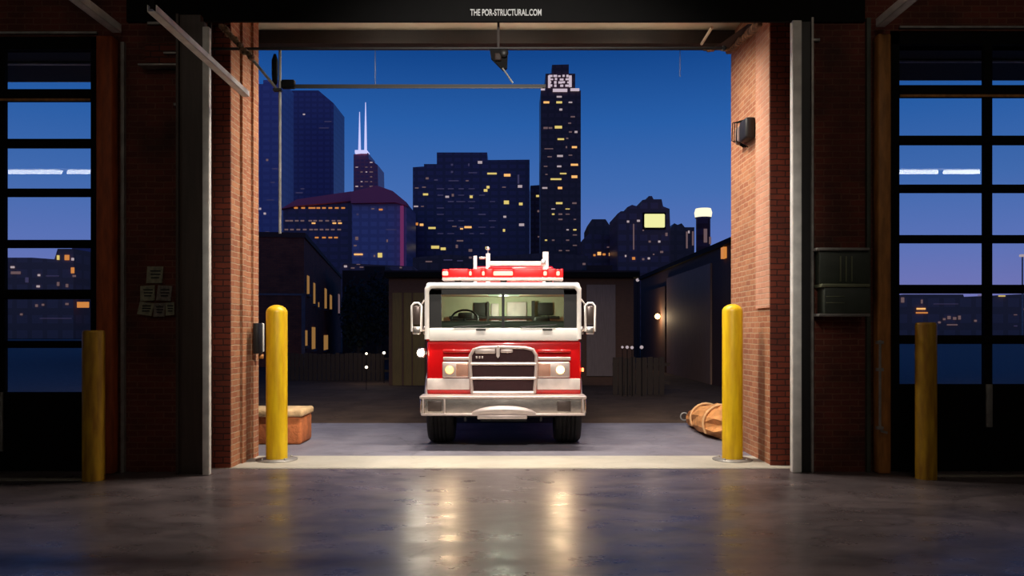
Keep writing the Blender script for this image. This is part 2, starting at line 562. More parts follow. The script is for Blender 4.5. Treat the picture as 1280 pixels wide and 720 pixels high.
struct('trim_9', MB().box(-4.815, -4.775, 9.84, 9.90, 0, 5.3), 'galvanised', label='thin grey edge strip beside the rust orange post')
struct('trim_10', MB().box(-ROOMX, -5.0, 9.30, 9.44, 0, .006), 'sill_pale', label='pale line on the floor before the left door')  # thin pale strip across the floor
struct('trim_11', MB().box(5.05, ROOMX, 9.55, 9.66, 0, .006), 'sill_pale', label='pale line on the floor before the right door')


# glazed sectional doors
def glazed_door(name, x0, x1, top, ncol, rails, panel_top, lab):
    root = thing(name, ((x0 + x1) / 2, 9.95, 0), lab, kind='structure')
    fr = MB()
    fr.box(x0, x0 + .07, 9.93, 10.0, 0, top); fr.box(x1 - .13, x1, 9.93, 10.0, 0, top)
    fr.box(x0, x1, 9.93, 10.0, Z(rails[0], 9.95), top)
    obj('door_frame', fr, 'black_steel', root)
    zs = [Z(rails[0], 9.95)]
    for (a, bb) in rails[1:]:
        obj('door_rail', MB().bbox(x0 + .07, x1 - .13, 9.92, 9.99, Z(bb, 9.95), Z(a, 9.95), .006), 'black_steel', root)
        zs += [Z(a, 9.95), Z(bb, 9.95)]
    obj('rail_highlight', MB().box(x0 + .07, x1 - .13, 9.915, 9.93, Z(127, 9.95), Z(124, 9.95)), 'ochre_post', root)  # highlight along the rail, put in as an ochre strip
    zs.append(panel_top)
    obj('bottom_panel', MB().box(x0 + .07, x1 - .13, 9.93, 9.98, 0, panel_top), 'black_steel', root)
    w_ = (x1 - .13 - x0 - .07) / ncol
    cols = []
    for c in range(ncol):
        a = x0 + .07 + c * w_
        cols.append((a + (.0 if c == 0 else .05), a + w_ - (.05 if c < ncol - 1 else 0)))
        if c:
            obj('mullion', MB().box(a - .05, a + .05, 9.925, 9.985, panel_top, zs[0]), 'black_steel', root)
    for r in range(0, len(zs), 2):
        for (a, bb) in cols:
            obj('glass_pane', MB().add([(a, 9.955, zs[r + 1]), (bb, 9.955, zs[r + 1]), (bb, 9.955, zs[r]), (a, 9.955, zs[r])], [(0, 1, 2, 3)]), 'door_glass', root)
    st = MB().bbox(x1 - .13 - w_ - .035, x1 - .13 - w_ + .035, 9.905, 9.925, .25, panel_top, .004) if x1 < 0 else MB().bbox(x0 + .07 + w_ - .035, x0 + .07 + w_ + .035, 9.905, 9.925, .25, panel_top, .004)
    obj('hinge_strip', st, 'galvanised', root)
    tl = MB().box(x0, x1 - .02, 9.86, 9.90, top + (.02), top + .045)
    obj('top_angle', tl, 'galvanised', root)
    return root


glazed_door('door_1', LD[0], LD[1] + .0, LD[2], 4, [62, (112, 127), (174, 185), (236, 246), (300, 310), (362, 374), (426, 435)], Z(490, 9.95),
            'black framed sectional door with glass panes, left bay')
# mirrored widths on the right: the frame post stands on the inner side
rd = thing('door_2', ((RD[0] + RD[1]) / 2, 9.95, 0), 'black framed sectional door with glass panes, right bay', kind='structure')
rr = [(107, 122), (170, 181), (231, 241), (294, 304), (356, 367), (419, 430)]
fr = MB().box(RD[0], RD[0] + .13, 9.93, 10.0, 0, RD[2]); fr.box(RD[1] - .07, RD[1], 9.93, 10.0, 0, RD[2]); fr.box(RD[0], RD[1], 9.93, 10, Z(56, 9.95), RD[2])
obj('door_frame', fr, 'black_steel', rd)
zs = [Z(56, 9.95)]
for a, bb in rr:
    obj('door_rail', MB().bbox(RD[0] + .13, RD[1] - .07, 9.92, 9.99, Z(bb, 9.95), Z(a, 9.95), .006), 'black_steel', rd)
    zs += [Z(a, 9.95), Z(bb, 9.95)]
obj('rail_highlight', MB().box(RD[0] + .13, RD[1] - .07, 9.915, 9.93, Z(122, 9.95), Z(119, 9.95)), 'ochre_post', rd)  # ochre strip standing in for the rail's highlight
zs.append(Z(480, 9.95))
obj('bottom_panel', MB().box(RD[0] + .13, RD[1] - .07, 9.93, 9.98, 0, zs[-1]), 'black_steel', rd)
cols = []
a = RD[0] + .13
for c in range(4):
    cols.append((a, a + 1.05)); a += 1.15
    if c < 3:
        obj('mullion', MB().box(a - .10, a, 9.925, 9.985, zs[-1], zs[0]), 'black_steel', rd)
for r in range(0, len(zs), 2):
    for (p, q) in cols:
        q = min(q, RD[1] - .07)
        obj('glass_pane', MB().add([(p, 9.955, zs[r + 1]), (q, 9.955, zs[r + 1]), (q, 9.955, zs[r]), (p, 9.955, zs[r])], [(0, 1, 2, 3)]), 'door_glass', rd)
obj('hinge_strip', MB().bbox(cols[0][1] + .01, cols[0][1] + .09, 9.90, 9.925, .55, zs[-1], .004), 'galvanised', rd)
obj('top_angle', MB().box(RD[0] + .1, RD[1], 9.86, 9.90, RD[2] + .02, RD[2] + .045), 'galvanised', rd)

# canopies on the street side of the glazed doors
for nm, x0, x1, zc, yy, lab in (('canopy_left', -12, -4.65, Z(102, 11.5), 78, 'dark canopy seen through the top panes, left bay'), ('canopy_right', 4.65, 12, Z(100, 11.5), 75, 'dark canopy seen through the top panes, right bay')):
    c = thing(nm, ((x0 + x1) / 2, 11, zc), lab, kind='structure')
    obj('canopy_deck', MB().box(x0, x1, 10.3, 11.5, zc, zc + .15), 'dark_steel', c)
    obj('conduit', MB().tube([(x0, (zc - CAM_Z) * F / (HOR - yy), zc - .02), (x1, (zc - CAM_Z) * F / (HOR - yy), zc - .02)], .02, 8), 'white_steel', c)
    obj('canopy_edge', MB().box(x0, x1, 11.5, 11.53, zc, zc + .2), 'galvanised', c)

# ---------------------------------------------------------------- ground outside
struct('ground_apron', MB().box(-4.6, 4.6, 10.20, 11.16, -.12, .004), 'apron_concrete', label='pale concrete apron strip at the doorway')
struct('ground_threshold', MB().box(-4.6, 4.6, 10.12, 10.17, -.12, .006).box(-4.6, 4.6, 10.17, 10.20, -.12, -.02), 'apron_concrete', label='narrow concrete threshold kerb with a dark joint')
struct('ground_yard', MB().box(-30, 30, 11.16, 15.2, -.12, .0), 'yard_concrete', label='grey concrete yard in front of the fire engine')
struct('ground', MB().box(-900, 900, 15.2, 1600, -.2, -.004).box(-900, -30, 10.4, 15.2, -.2, -.004).box(30, 900, 10.4, 15.2, -.2, -.004), 'asphalt', label='dark asphalt ground beyond the yard')
pbr('brightened_paving', (150, 132, 122), 0.9, spec=.2)  # paler ground colour, added to brighten what the lower panes show
for sx, nm in ((-1, 'left'), (1, 'right')):
    q = [(sx * 6.5, 15.2), (sx * 30, 15.2), (sx * 150, 195), (sx * 84, 195)]
    struct('ground_brightened_' + nm, MB().add([(x, y, z) for z in (-.06, -.002) for x, y in q], [(0, 1, 2, 3), (4, 5, 6, 7), (0, 1, 5, 4), (1, 2, 6, 5), (2, 3, 7, 6), (3, 0, 4, 7)]), 'brightened_paving', label='paler ground added to brighten the view beyond the %s glazed door' % nm)
struct('ground_pad', MB().box(-30, -4.6, 10.3, 11.16, -.12, 0).box(4.6, 30, 10.3, 11.16, -.12, 0), 'yard_concrete', label='grey paving outside the glazed doors')


# ================================================================ THINGS IN THE DOORWAY
def bollard(cx, cy, r, h, dome, plate, lab, mat, grp):
    t = thing('bollard', (cx, cy, 0), lab, 'bollard', grp)
    if dome:
        prof = [(r, .0), (r, h - r * .75)] + [(r * math.cos(a), h - r * .75 + r * .75 * math.sin(a)) for a in [math.radians(q) for q in (12, 25, 38, 52, 66, 80)]] + [(0.001, h)]
    else:
        prof = [(r, 0), (r, h - .03), (r * .95, h - .006), (r * .86, h), (0.001, h)]
    obj('post', MB().lathe(prof, (cx, cy, 0), n=40), mat, t)
    if plate:
        pl = obj('base_plate', MB().lathe([(.001, 0), (r * 1.95, 0), (r * 1.95, .018), (r * 1.05, .026), (.001, .026)], (cx, cy, 0), n=40), 'galvanised', t)
        pl['label'] = 'round grey steel base plate'
        for k in range(4):
            a = math.pi / 4 + k * math.pi / 2
            obj('anchor_bolt', MB().lathe([(.016, .02), (.016, .045), (.001, .045)], (cx + r * 1.55 * math.cos(a), cy + r * 1.55 * math.sin(a), 0), n=6), 'galvanised', pl)
    return t


bollard(X(346, 10.81), 10.81, .141, Z(381, 10.81), True, True, 'bright yellow domed bollard on a round plate beside the left brick return', 'yellow_paint', 'bollards')
bollard(X(915.5, 10.81), 10.81, .136, Z(380, 10.81), True, True, 'bright yellow domed bollard on a round plate beside the right brick return', 'yellow_paint', 'bollards')
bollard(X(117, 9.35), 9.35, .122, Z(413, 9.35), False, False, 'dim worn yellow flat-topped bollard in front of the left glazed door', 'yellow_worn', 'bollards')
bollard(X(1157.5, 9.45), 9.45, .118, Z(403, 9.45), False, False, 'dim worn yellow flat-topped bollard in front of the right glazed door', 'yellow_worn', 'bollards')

# tan stone block on the left
t = thing('stone_block', (-3.9, 12.5, 0), 'tan orange stone block lying behind the left yellow bollard', 'block')
bm_ = MB().bbox(-4.6, X(377, 12.3), 12.27, 12.95, .0, Z(520, 12.3), .05, 3)
obj('block_body', bm_, 'sandstone', t)
obj('cap', MB().bbox(-4.62, X(379, 12.3), 12.24, 12.98, Z(521, 12.3), Z(512, 12.3), .035, 3), 'sandstone_top', t, label='paler tan cap on top of the block')

# stuffed canvas bundle on the right
def lump(path, rad, n=20, squash=.9, seed=3, amp=.14):
    rr_ = random.Random(seed)
    mb = MB(); vs = []; fs = []
    path = [Vector(p) for p in path]
    for i, p in enumerate(path):
        a = path[max(0, i - 1)]; b_ = path[min(len(path) - 1, i + 1)]
        tt = (b_ - a).normalized(); side = tt.cross(Vector((0, 0, 1))).normalized()
        for j in range(n):
            an = 2 * math.pi * j / n
            q = rad[i] * (1 + amp * math.sin(j * 3.1 + i * 1.9) * rr_.uniform(.2, 1) + amp * .6 * rr_.uniform(-1, 1))
            v = p + side * math.cos(an) * q + Vector((0, 0, 1)) * math.sin(an) * q * squash
            v.z = max(.003, v.z)
            vs.append(v)
    for i in range(len(path) - 1):
        for j in range(n):
            fs.append((i * n + j, i * n + (j + 1) % n, (i + 1) * n + (j + 1) % n, (i + 1) * n + j))
    fs.append(tuple(range(n))[::-1]); fs.append(tuple(range((len(path) - 1) * n, len(path) * n)))
    return mb.add(vs, fs, False)


t = thing('canvas_bundle', (3.4, 13.4, 0), 'crumpled orange tan canvas bundle lying behind the right yellow bollard', 'bundle')
path = [(3.62, 12.62, .22), (3.50, 12.80, .25), (3.42, 13.1, .26), (3.38, 13.4, .25), (3.36, 13.7, .23), (3.36, 14.0, .20), (3.35, 14.35, .17), (3.35, 14.6, .15), (3.34, 14.75, .14)]
rad = [.22, .29, .31, .29, .28, .24, .20, .18, .10]
obj('bundle_body', lump(path, rad, 18), 'canvas', t)
for (cy, cx, r_) in ((13.0, 3.44, .335), (13.85, 3.36, .27)):
    sb = MB().tube([(cx + r_ * math.cos(a), cy, .24 + r_ * .93 * math.sin(a)) for a in [math.radians(q) for q in range(-30, 215, 15)]], .022, 6)
    obj('strap', sb, 'strap_cloth', t, label='paler tan strap')
hk = MB().tube([(3.20 + .07 * math.cos(a), 14.86, .16 + .07 * math.sin(a)) for a in [math.radians(q) for q in range(0, 360, 30)]], .013, 6, closed=True)
hk.tube([(3.30, 14.78, .14), (3.26, 14.84, .15)], .02, 6)
obj('ring', hk, 'galvanised', t, label='small metal ring at the far end')

# ---------------------------------------------------------------- overhead door hardware
def rail(name, a, b_, wd, ht, mat, lab, cat, grp=None, hang=True):
    """U-shaped steel track from a to b, hung from the ceiling by flat straps"""
    t_ = thing(name, a, lab, cat, grp)
    a, b_ = Vector(a), Vector(b_)
    mb = MB(); 
    for (ox0, ox1, oz0, oz1) in ((-wd / 2, wd / 2, 0, .006), (-wd / 2, -wd / 2 + .006, 0, ht), (wd / 2 - .006, wd / 2, 0, ht)):
        vs = []
        for p in (a, b_):
            vs += [(p.x + ox0, p.y, p.z + oz0), (p.x + ox1, p.y, p.z + oz0), (p.x + ox1, p.y, p.z + oz1), (p.x + ox0, p.y, p.z + oz1)]
        mb.add(vs, [(0, 1, 2, 3), (7, 6, 5, 4), (0, 4, 5, 1), (1, 5, 6, 2), (2, 6, 7, 3), (3, 7, 4, 0)])
    obj('track', mb, mat, t_)
    if hang:
        obj('hanger', MB().box(a.x - .02, a.x + .02, a.y, a.y + .005, a.z + .03, CEIL), 'black_steel', t_)
        obj('hanger', MB().box(b_.x - .02, b_.x + .02, b_.y - .045, b_.y - .04, b_.z + .03, CEIL), 'black_steel', t_) if b_.y < 9.6 else None
    return t_


rail('door_track', (-3.3, 7.33, Z(15, 7.33)), (-3.3, 9.92, Z(121, 9.92)), .085, .065, 'white_steel', 'pale grey door track slanting across the upper left of the open doorway', 'track', 'door tracks')
rail('door_track', (-4.86, 6.2, 5.41), (-4.86, 9.84, 5.41), .11, .10, 'white_steel', 'pale grey door track above the rust orange post', 'track', 'door tracks')
rail('door_track', (4.53, 6.2, 5.48), (4.53, 9.84, 5.48), .11, .10, 'white_steel', 'pale grey door track above the ochre brown post', 'track', 'door tracks')
# rusty inner rail
t = thing('rusty_rail', (-3.42, 10, 5.3), 'thin rusty rail running out to the hanging pole at upper left', 'rail')
obj('rod', MB().tube([P(302, 58, 9.75), P(346, 111, 10.02)], .018, 8), 'galvanised', t)
rs = MB()
rq = random.Random(12)
for k in range(22):
    c = P(277 + k * 1.75, 32 + k * 1.9, 9.7)
    a_, e_ = rq.uniform(.015, .045), rq.uniform(.015, .05)
    rs.bbox(c.x - a_, c.x + rq.uniform(.01, .04), 9.66 + rq.uniform(0, .03), 9.75, c.z - e_, c.z + rq.uniform(.01, .045), .006, 1)
obj('rusty_bracket', rs, 'rusty_scrap', t, label='knobbly rusty bracket at the near end')
# torsion shaft across the doorway
t = thing('torsion_shaft', (0, 10.0, 5.25), 'thin dark steel shaft crossing the whole top of the doorway', 'shaft')
obj('shaft', MB().tube([(X(258, 10.0), 10.0, Z(61, 10)), (X(908, 10.0), 10.0, Z(60, 10))], .018, 10), 'dark_steel', t)
for px in (262, 905):
    obj('bearing', MB().lathe([(.001, -.02), (.034, -.02), (.034, .02), (.001, .02)], (X(px, 10), 10.0, Z(60.5, 10)), 'x', 16), 'dark_steel', t)
obj('hanger', MB().box(X(623, 10) - .015, X(623, 10) + .015, 9.99, 10.01, Z(60, 10), 6.28), 'header_brown', t)
obj('hanger', MB().box(X(262, 10) - .02, X(262, 10) + .02, 9.99, 10.02, Z(60, 10), 5.72), 'dark_steel', t)
# opener bracket with arm
t = thing('opener_bracket', (X(625, 10.05), 10.05, Z(62, 10.05)), 'dark tapering opener bracket hanging from the middle of the shaft', 'bracket')
ob = MB().prism([(X(x, 10.03), Z(y, 10.03)) for x, y in ((612, 61), (635, 61), (634, 86), (629, 89), (614, 74))], 9.985, 10.045)
obj('bracket_plate', ob, 'black_steel', t)
g = MB().lathe([(.001, 0), (.055, 0), (.055, .03), (.02, .035), (.001, .035)], (X(630, 9.96), 9.95, Z(66, 9.96)), 'y', 16)
obj('pulley', g, 'dark_steel', t)
obj('spring_cover', MB().bbox(X(618, 9.97), X(627, 9.97), 9.95, 9.99, Z(76, 9.97), Z(66, 9.97), .02), 'header_brown', t)
obj('arm', MB().tube([P(628, 85, 9.97), P(633, 92, 9.99), P(641, 104, 10.02)], .011, 8), 'galvanised', t, label='bright thin arm')
# hanging bar
D = 10.05
t = thing('hanging_bar', (X(360, D), D, Z(108, D)), 'long thin brown bar hanging below the shaft against the sky', 'bar')
obj('bar', MB().box(X(366, D), X(682, D), D - .02, D + .02, Z(110, D), Z(106, D)), 'bar_brown', t)
obj('lower_lip', MB().box(X(366, D), X(678, D), D - .024, D - .012, Z(111, D), Z(110, D)), 'dark_steel', t)
obj('end_bracket', MB().bbox(X(352, D), X(369, D), D - .04, D + .04, Z(111, D), Z(100, D), .02), 'black_steel', t)
# hanging pole
D = 10.0
t = thing('hanging_pole', (X(348, D), D, 3.2), 'grey upright pole hanging from the shaft near the left brick return', 'pole')
obj('pole', MB().tube([(X(348.5, D), D + .05, Z(292, D + .05)), (X(348.5, D), D + .05, Z(60, D))], .018, 10), 'galvanised', t)
obj('counterweight', MB().lathe([(.001, 0), (.03, .05), (.04, .15), (.04, .33), (.015, .41), (.001, .41)], (X(343, D), D + .02, Z(108, D)), n=14), 'black_steel', t, label='dark counterweight')
obj('clamp', MB().box(X(341, D), X(351, D), D - .0, D + .07, Z(113, D), Z(110, D)), 'dark_steel', t)
for px, y1, lab in ((469, 106, 'thin cord hanging from the header above the antenna tower'), (850, 96, 'thin cord hanging from the header in the open sky at right')):
    obj('cord', MB().tube([(X(px, 12.1), 12.1, Z(y1, 12.1)), (X(px, 12.1), 12.1, 6.07)], .005, 6), 'dark_steel', label=lab, cat='cord', group='cords hanging from the header')
# torn bracket / flashing at the top of the right return
t = thing('torn_flashing', (3.3, 11.3, 6), 'torn pale metal flashing along the top of the right brick return', 'flashing')
rs = MB(); rr_ = random.Random(5)
p0, p1 = P(950, 32, 10.5), P(914, 62, 12.1)
for k in range(34):
    q = p0.lerp(p1, k / 33)
    s_ = rr_.uniform(.012, .05)
    rs.bbox(q.x - s_ - .02, q.x + s_ * .3, q.y - .08, q.y + .07, q.z - s_, q.z + s_ * 1.1, .012, 1)
obj('flashing_edge', rs, 'rusty_scrap', t)
obj('flashing_sheet', MB().add([P(950, 30, 10.5), P(917, 62, 12.0), P(890, 62, 12.0), P(908, 50, 12.0), P(935, 30, 10.8)], [(0, 1, 2, 3, 4)]), 'header_brown', t)
fs_ = MB()
for k in range(9):
    c = P(881 + k * 4.3, 62 + rr_.uniform(-1.5, 1.8), 12.0)
    fs_.bbox(c.x - .03, c.x + .035, 11.93, 11.99, c.z - rr_.uniform(.015, .03), c.z + rr_.uniform(.02, .035), .008, 1)
obj('loose_strip', fs_, 'rusty_scrap', t)
obj('brace', MB().tube([P(877, 55, 11.95), P(890, 34, 11.4)], .022, 8), 'cream_paint', t, label='short cream brace')

# wall lamp (unlit) on the right return
t = thing('wall_lamp', (3.36, 11.4, 4.5), 'unlit dark caged lamp high on the right brick return', 'lamp')
obj('lamp_body', MB().bbox(3.22, 3.36, 11.02, 11.35, Z(176, 11.2), Z(150, 11.2), .03), 'dark_steel', t)
obj('lamp_glass', MB().bbox(3.23, 3.33, 11.35, 11.62, Z(178, 11.4), Z(156, 11.4), .05, 3), 'grey_siding', t)
cg = MB()
for k in range(3):
    y_ = 11.38 + k * .11
    cg.tube([(3.36, y_, Z(150, y_)), (3.20, y_, Z(154, y_)), (3.19, y_, Z(176, y_)), (3.36, y_, Z(184, y_))], .008, 6)
obj('cage', cg, 'black_steel', t)
# call box on the left return
t = thing('call_box', (-3.5, 11.0, 1.4), 'narrow dark call box on the edge of the left brick return', 'box')
obj('box_body', MB().bbox(-3.5, -3.43, 10.80, 11.02, Z(442, 10.9), Z(404, 10.9), .01), 'dark_steel', t)
obj('cover_edge', MB().bbox(-3.49, -3.42, 11.02, 11.05, Z(440, 10.9), Z(404, 10.9), .008), 'white_steel', t)
obj('indicator_lamp', MB().lathe([(.001, -.03), (.035, -.03), (.035, .03), (.001, .03)], (-3.46, 11.03, Z(446, 10.95)), n=14), 'ochre_post', t)

# notices on the left pier
sheets = [(184, 204, 333, 354, 0, 'paper', 'topmost of the pale notices pinned to the left brick pier', 0),
          (176, 194, 357, 376, 4, 'paper', 'pale notice on the left brick pier, left one of the middle pair', 1),
          (197, 215, 357, 376, -3, 'paper_grey', 'grey notice on the left brick pier, right one of the middle pair', 2),
          (174, 192, 378, 394, -8, 'paper', 'curling notice at the lower left of the cluster on the left pier', 3),
          (193, 207, 379, 396, 2, 'paper_grey', 'grey notice at the lower middle of the cluster on the left pier', 4),
          (208, 219, 378, 394, 6, 'paper', 'narrow notice at the lower right of the cluster on the left pier', 5)]
for (a, bb, c, e, rot, mt, lab, k) in sheets:
    cx, cz = X((a + bb) / 2, 9.88), Z((c + e) / 2, 9.88)
    hw, hh = (bb - a) * .00494, (e - c) * .00494
    mb = MB(); vs = []; fs = []
    for i in range(5):
        for j in range(2):
            u = -hw + 2 * hw * i / 4; v = (-hh, hh)[j]
            x_ = u * math.cos(math.radians(rot)) - v * math.sin(math.radians(rot)); z_ = u * math.sin(math.radians(rot)) + v * math.cos(math.radians(rot))
            dy = .012 + .03 * (abs(i - 2) / 2) ** 2 * (j == 0)
            vs += [(cx + x_, WY - dy - .006 - k * .003, cz + z_), (cx + x_, WY - dy - k * .003, cz + z_)]
    for i in range(4):
        q = i * 4
        fs += [(q, q + 4, q + 6, q + 2), (q + 1, q + 3, q + 7, q + 5), (q, q + 1, q + 5, q + 4), (q + 2, q + 6, q + 7, q + 3)]
    fs += [(0, 2, 3, 1), (16, 17, 19, 18)]
    mb.add(vs, fs)
    t = thing('paper_notice', (cx, WY, cz), lab, 'notice', 'notices pinned to the left pier')
    obj('sheet', mb, mt, t)
    pr = MB()
    for q in range(3):
        w_ = hw * (.75 - .2 * (q == 2)); zq = cz + hh * (.45 - q * .4)
        pr.box(cx - w_, cx + w_ * .9, WY - .024 - k * .003, WY - .019 - k * .003, zq - .008, zq + .008)
    obj('print_lines', pr, 'dark_steel', t)
    obj('pin', MB().lathe([(.001, -.012), (.008, -.012), (.008, 0), (.001, 0)], (cx, WY - .02 - k * .003, cz + hh * .8), 'y', 8), 'galvanised', t)

# cabinet and louvre on the right pier
t = thing('wall_cabinet', (4.05, WY, 2.3), 'dark green grey metal cabinet mounted on the right brick pier', 'cabinet')
obj('cabinet_body', MB().bbox(X(1022, 9.8), X(1084, 9.8), 9.74, 9.90, Z(355, 9.8), Z(313, 9.8), .01), 'green_metal', t)
obj('top_edge', MB().bbox(X(1019, 9.75), X(1085, 9.75), 9.70, 9.90, Z(313.5, 9.75), Z(310, 9.75), .006), 'galvanised', t)
for k in range(3):
    obj('door_rib', MB().bbox(X(1050 + k * 7, 9.73), X(1051.5 + k * 7, 9.73), 9.725, 9.745, Z(352, 9.73), Z(320, 9.73), .003), 'green_edge', t)
t = thing('hose_box', (4.05, WY, 2.0), 'lower olive grey metal box with a pale lid below the cabinet on the right pier', 'box')
obj('box_body', MB().bbox(X(1027, 9.75), X(1084, 9.75), 9.66, 9.90, Z(392, 9.7), Z(359, 9.7), .012), 'green_metal', t)
obj('lid', MB().bbox(X(1025, 9.7), X(1085, 9.7), 9.64, 9.90, Z(359, 9.7), Z(355, 9.7), .008), 'green_edge', t, label='pale green lid')
obj('bottom_ledge', MB().bbox(X(1022, 9.7), X(1086, 9.7), 9.66, 9.90, Z(395.5, 9.7), Z(392, 9.7), .006), 'galvanised', t)
for k in range(2):
    obj('box_rib', MB().bbox(X(1033, 9.65), X(1056, 9.65), 9.652, 9.662, Z(371 + k * 8, 9.65), Z(370 + k * 8, 9.65), .002), 'green_edge', t)
# conduit on the ochre post
t = thing('conduit_pipe', (4.5, 9.7, .5), 'thin grey conduit with an elbow fixed to the ochre brown post', 'pipe')
obj('pipe', MB().tube([P(1100, 425, 9.7), P(1100, 533, 9.7), P(1102, 539, 9.7), P(1109, 541, 9.7)], .016, 8), 'galvanised', t)
for y_ in (428, 462, 535):
    obj('clamp', MB().bbox(X(1096, 9.7), X(1104, 9.7), 9.68, 9.74, Z(y_ + 2, 9.7), Z(y_ - 2, 9.7), .005), 'galvanised', t)
# door closer bits on the left pier
for (px, py, w_, h_, nm, lab, cat) in ((224, 497, 9, 4, 'door_latch', 'small grey latch low on the left brick pier', 'latch'), (223, 536, 6, 20, 'pull_handle', 'upright grey pull handle low on the left brick pier', 'handle'),
                                      (219, 130, 6, 4, 'wall_hook', 'tiny pale hook high on the left brick pier', 'hook'), (191, 27, 16, 6, 'wall_cleat', 'pale cleat high on the left brick pier under the lintel', 'cleat'),
                                      (1020, 49, 12, 4, 'wall_bracket', 'short pale bracket near the top of the right casing', 'bracket')):
    c = P(px, py, 9.85)
    t = thing(nm, c, lab, cat)
    obj('back_plate', MB().bbox(c.x - w_ * .0049, c.x + w_ * .0049, 9.86, 9.90, c.z - h_ * .0049, c.z + h_ * .0049, .008), 'galvanised', t)
    if nm == 'pull_handle':
        obj('grip', MB().tube([(c.x, 9.87, c.z + .09), (c.x, 9.81, c.z + .08), (c.x, 9.81, c.z - .08), (c.x, 9.87, c.z - .09)], .010, 8), 'galvanised', t)
# patched brick and shelf bracket at upper left pier
t = thing('brick_ledge', (X(203, 9.8), 9.8, Z(82, 9.8)), 'small projecting brick ledge with an angle iron high on the left pier', 'ledge')
obj('ledge_body', MB().box(X(182, 9.8), X(222, 9.8), 9.78, 9.90, Z(80, 9.8), Z(55, 9.8)), 'brick_recess', t)
obj('angle_iron', MB().box(X(173, 9.76), X(224, 9.76), 9.74, 9.9, Z(82, 9.76), Z(80, 9.76)).box(X(221, 9.76), X(224, 9.76), 9.74, 9.78, Z(82, 9.76), Z(66, 9.76)).box(X(205, 9.76), X(224, 9.76), 9.74, 9.78, Z(67.5, 9.76), Z(65.5, 9.76)), 'galvanised', t)

# fluorescent fittings on the ceiling of the side bays (seen mirrored in the door panes)
for k, (x0, x1, lab) in enumerate(((-12.3, -10.9, 'lit tube light over the left bay, outer one'), (-10.75, -9.6, 'lit tube light over the left bay, inner one'), (9.25, 10.3, 'lit tube light over the right bay, inner one'), (10.45, 11.3, 'lit tube light over the right bay, outer one'))):
    t = thing('tube_light', ((x0 + x1) / 2, .55, 5.6), lab, 'ceiling light', 'tube lights over the side bays')
    obj('housing', MB().bbox(x0 - .05, x1 + .05, .45, .65, 5.66, 5.74, .01), 'fixture_white', t)
    obj('tube', MB().tube([(x0, .55, 5.60), (x1, .55, 5.60)], .05, 10), 'tube_glow', t)
    for xx in (x0 + .15, x1 - .15):
        obj('hanger', MB().tube([(xx, .55, 5.72), (xx, .55, CEIL)], .008, 6), 'dark_steel', t)


# ================================================================ THE FIRE ENGINE  (front face at y = 12.0)
TX, TY = -.13, 12.0
TR = thing('fire_engine', (TX, TY, 0), 'red and white fire engine with lit lamps facing the open doorway', 'fire engine')


def L(mb):
    """truck-local mesh moved to its place in the yard"""
    mb.v = [(v[0] + TX, v[1] + TY, v[2]) for v in mb.v]
    return mb


def tp(name, mb, mat, parent=TR, label=None):
    return obj(name, L(mb), mat, parent, label=label)


def lx(px, s=83.3): return (px - 629) / s
def lz(py, s=83.3): return 1.73 - (py - 415) / s

# chassis
c = MB()
for s_ in (-1, 1):
    c.box(s_ * .42 - .05, s_ * .42 + .05, -.1, 8.2, .55, .75)
c.box(-1.0, 1.0, .30, .9, .42, .60); c.box(-.35, .35, .1, 7.6, .38, .55)
tp('chassis', c, 'truck_black')
tp('front_axle', MB().tube([(-.9, .62, .5), (.9, .62, .5)], .07, 12), 'truck_black')
ax = MB().tube([(-.9, 5.6, .5), (.9, 5.6, .5)], .09, 12); ax.lathe([(.001, -.2), (.2, -.15), (.24, 0), (.2, .15), (.001, .2)], (0, 5.6, .5), 'y', 20)
tp('rear_axle', ax, 'truck_black')


def wheel(cx, cy, s_, wd=.40):
    r = .50
    x_out = cx + s_ * wd / 2
    w_ = obj('wheel', L(MB().lathe([(r * .56, -wd / 2), (r * .9, -wd / 2), (r * .98, -wd / 2 + .04), (r, -wd / 2 + .08)] + [(r - dr, q * wd * .15 + dq) for q in (-1.5, -.5, .5, 1.5) for dq, dr in ((-.012, 0), (-.008, .02), (.008, .02), (.012, 0))] + [(r, wd / 2 - .08), (r * .98, wd / 2 - .04), (r * .9, wd / 2), (r * .56, wd / 2), (r * .56, -wd / 2)], (cx, cy, r), 'x', 40)), 'rubber', TR)
    obj('rim', L(MB().lathe([(r * .57, s_ * wd / 2), (r * .52, s_ * (wd / 2 - .02)), (r * .45, s_ * (wd / 2 - .1)), (r * .2, s_ * (wd / 2 - .08)), (.001, s_ * (wd / 2 - .08))], (cx, cy, r), 'x', 32)), 'chrome', w_)
    obj('hub', L(MB().lathe([(.11, s_ * (wd / 2 - .1)), (.10, s_ * (wd / 2 + .01)), (.001, s_ * (wd / 2 + .02))], (cx, cy, r), 'x', 16)), 'chrome', w_)


wheel(-.97, .62, -1); wheel(.99, .62, 1); wheel(-.95, 5.6, -1, .55); wheel(.95, 5.6, 1, .55)

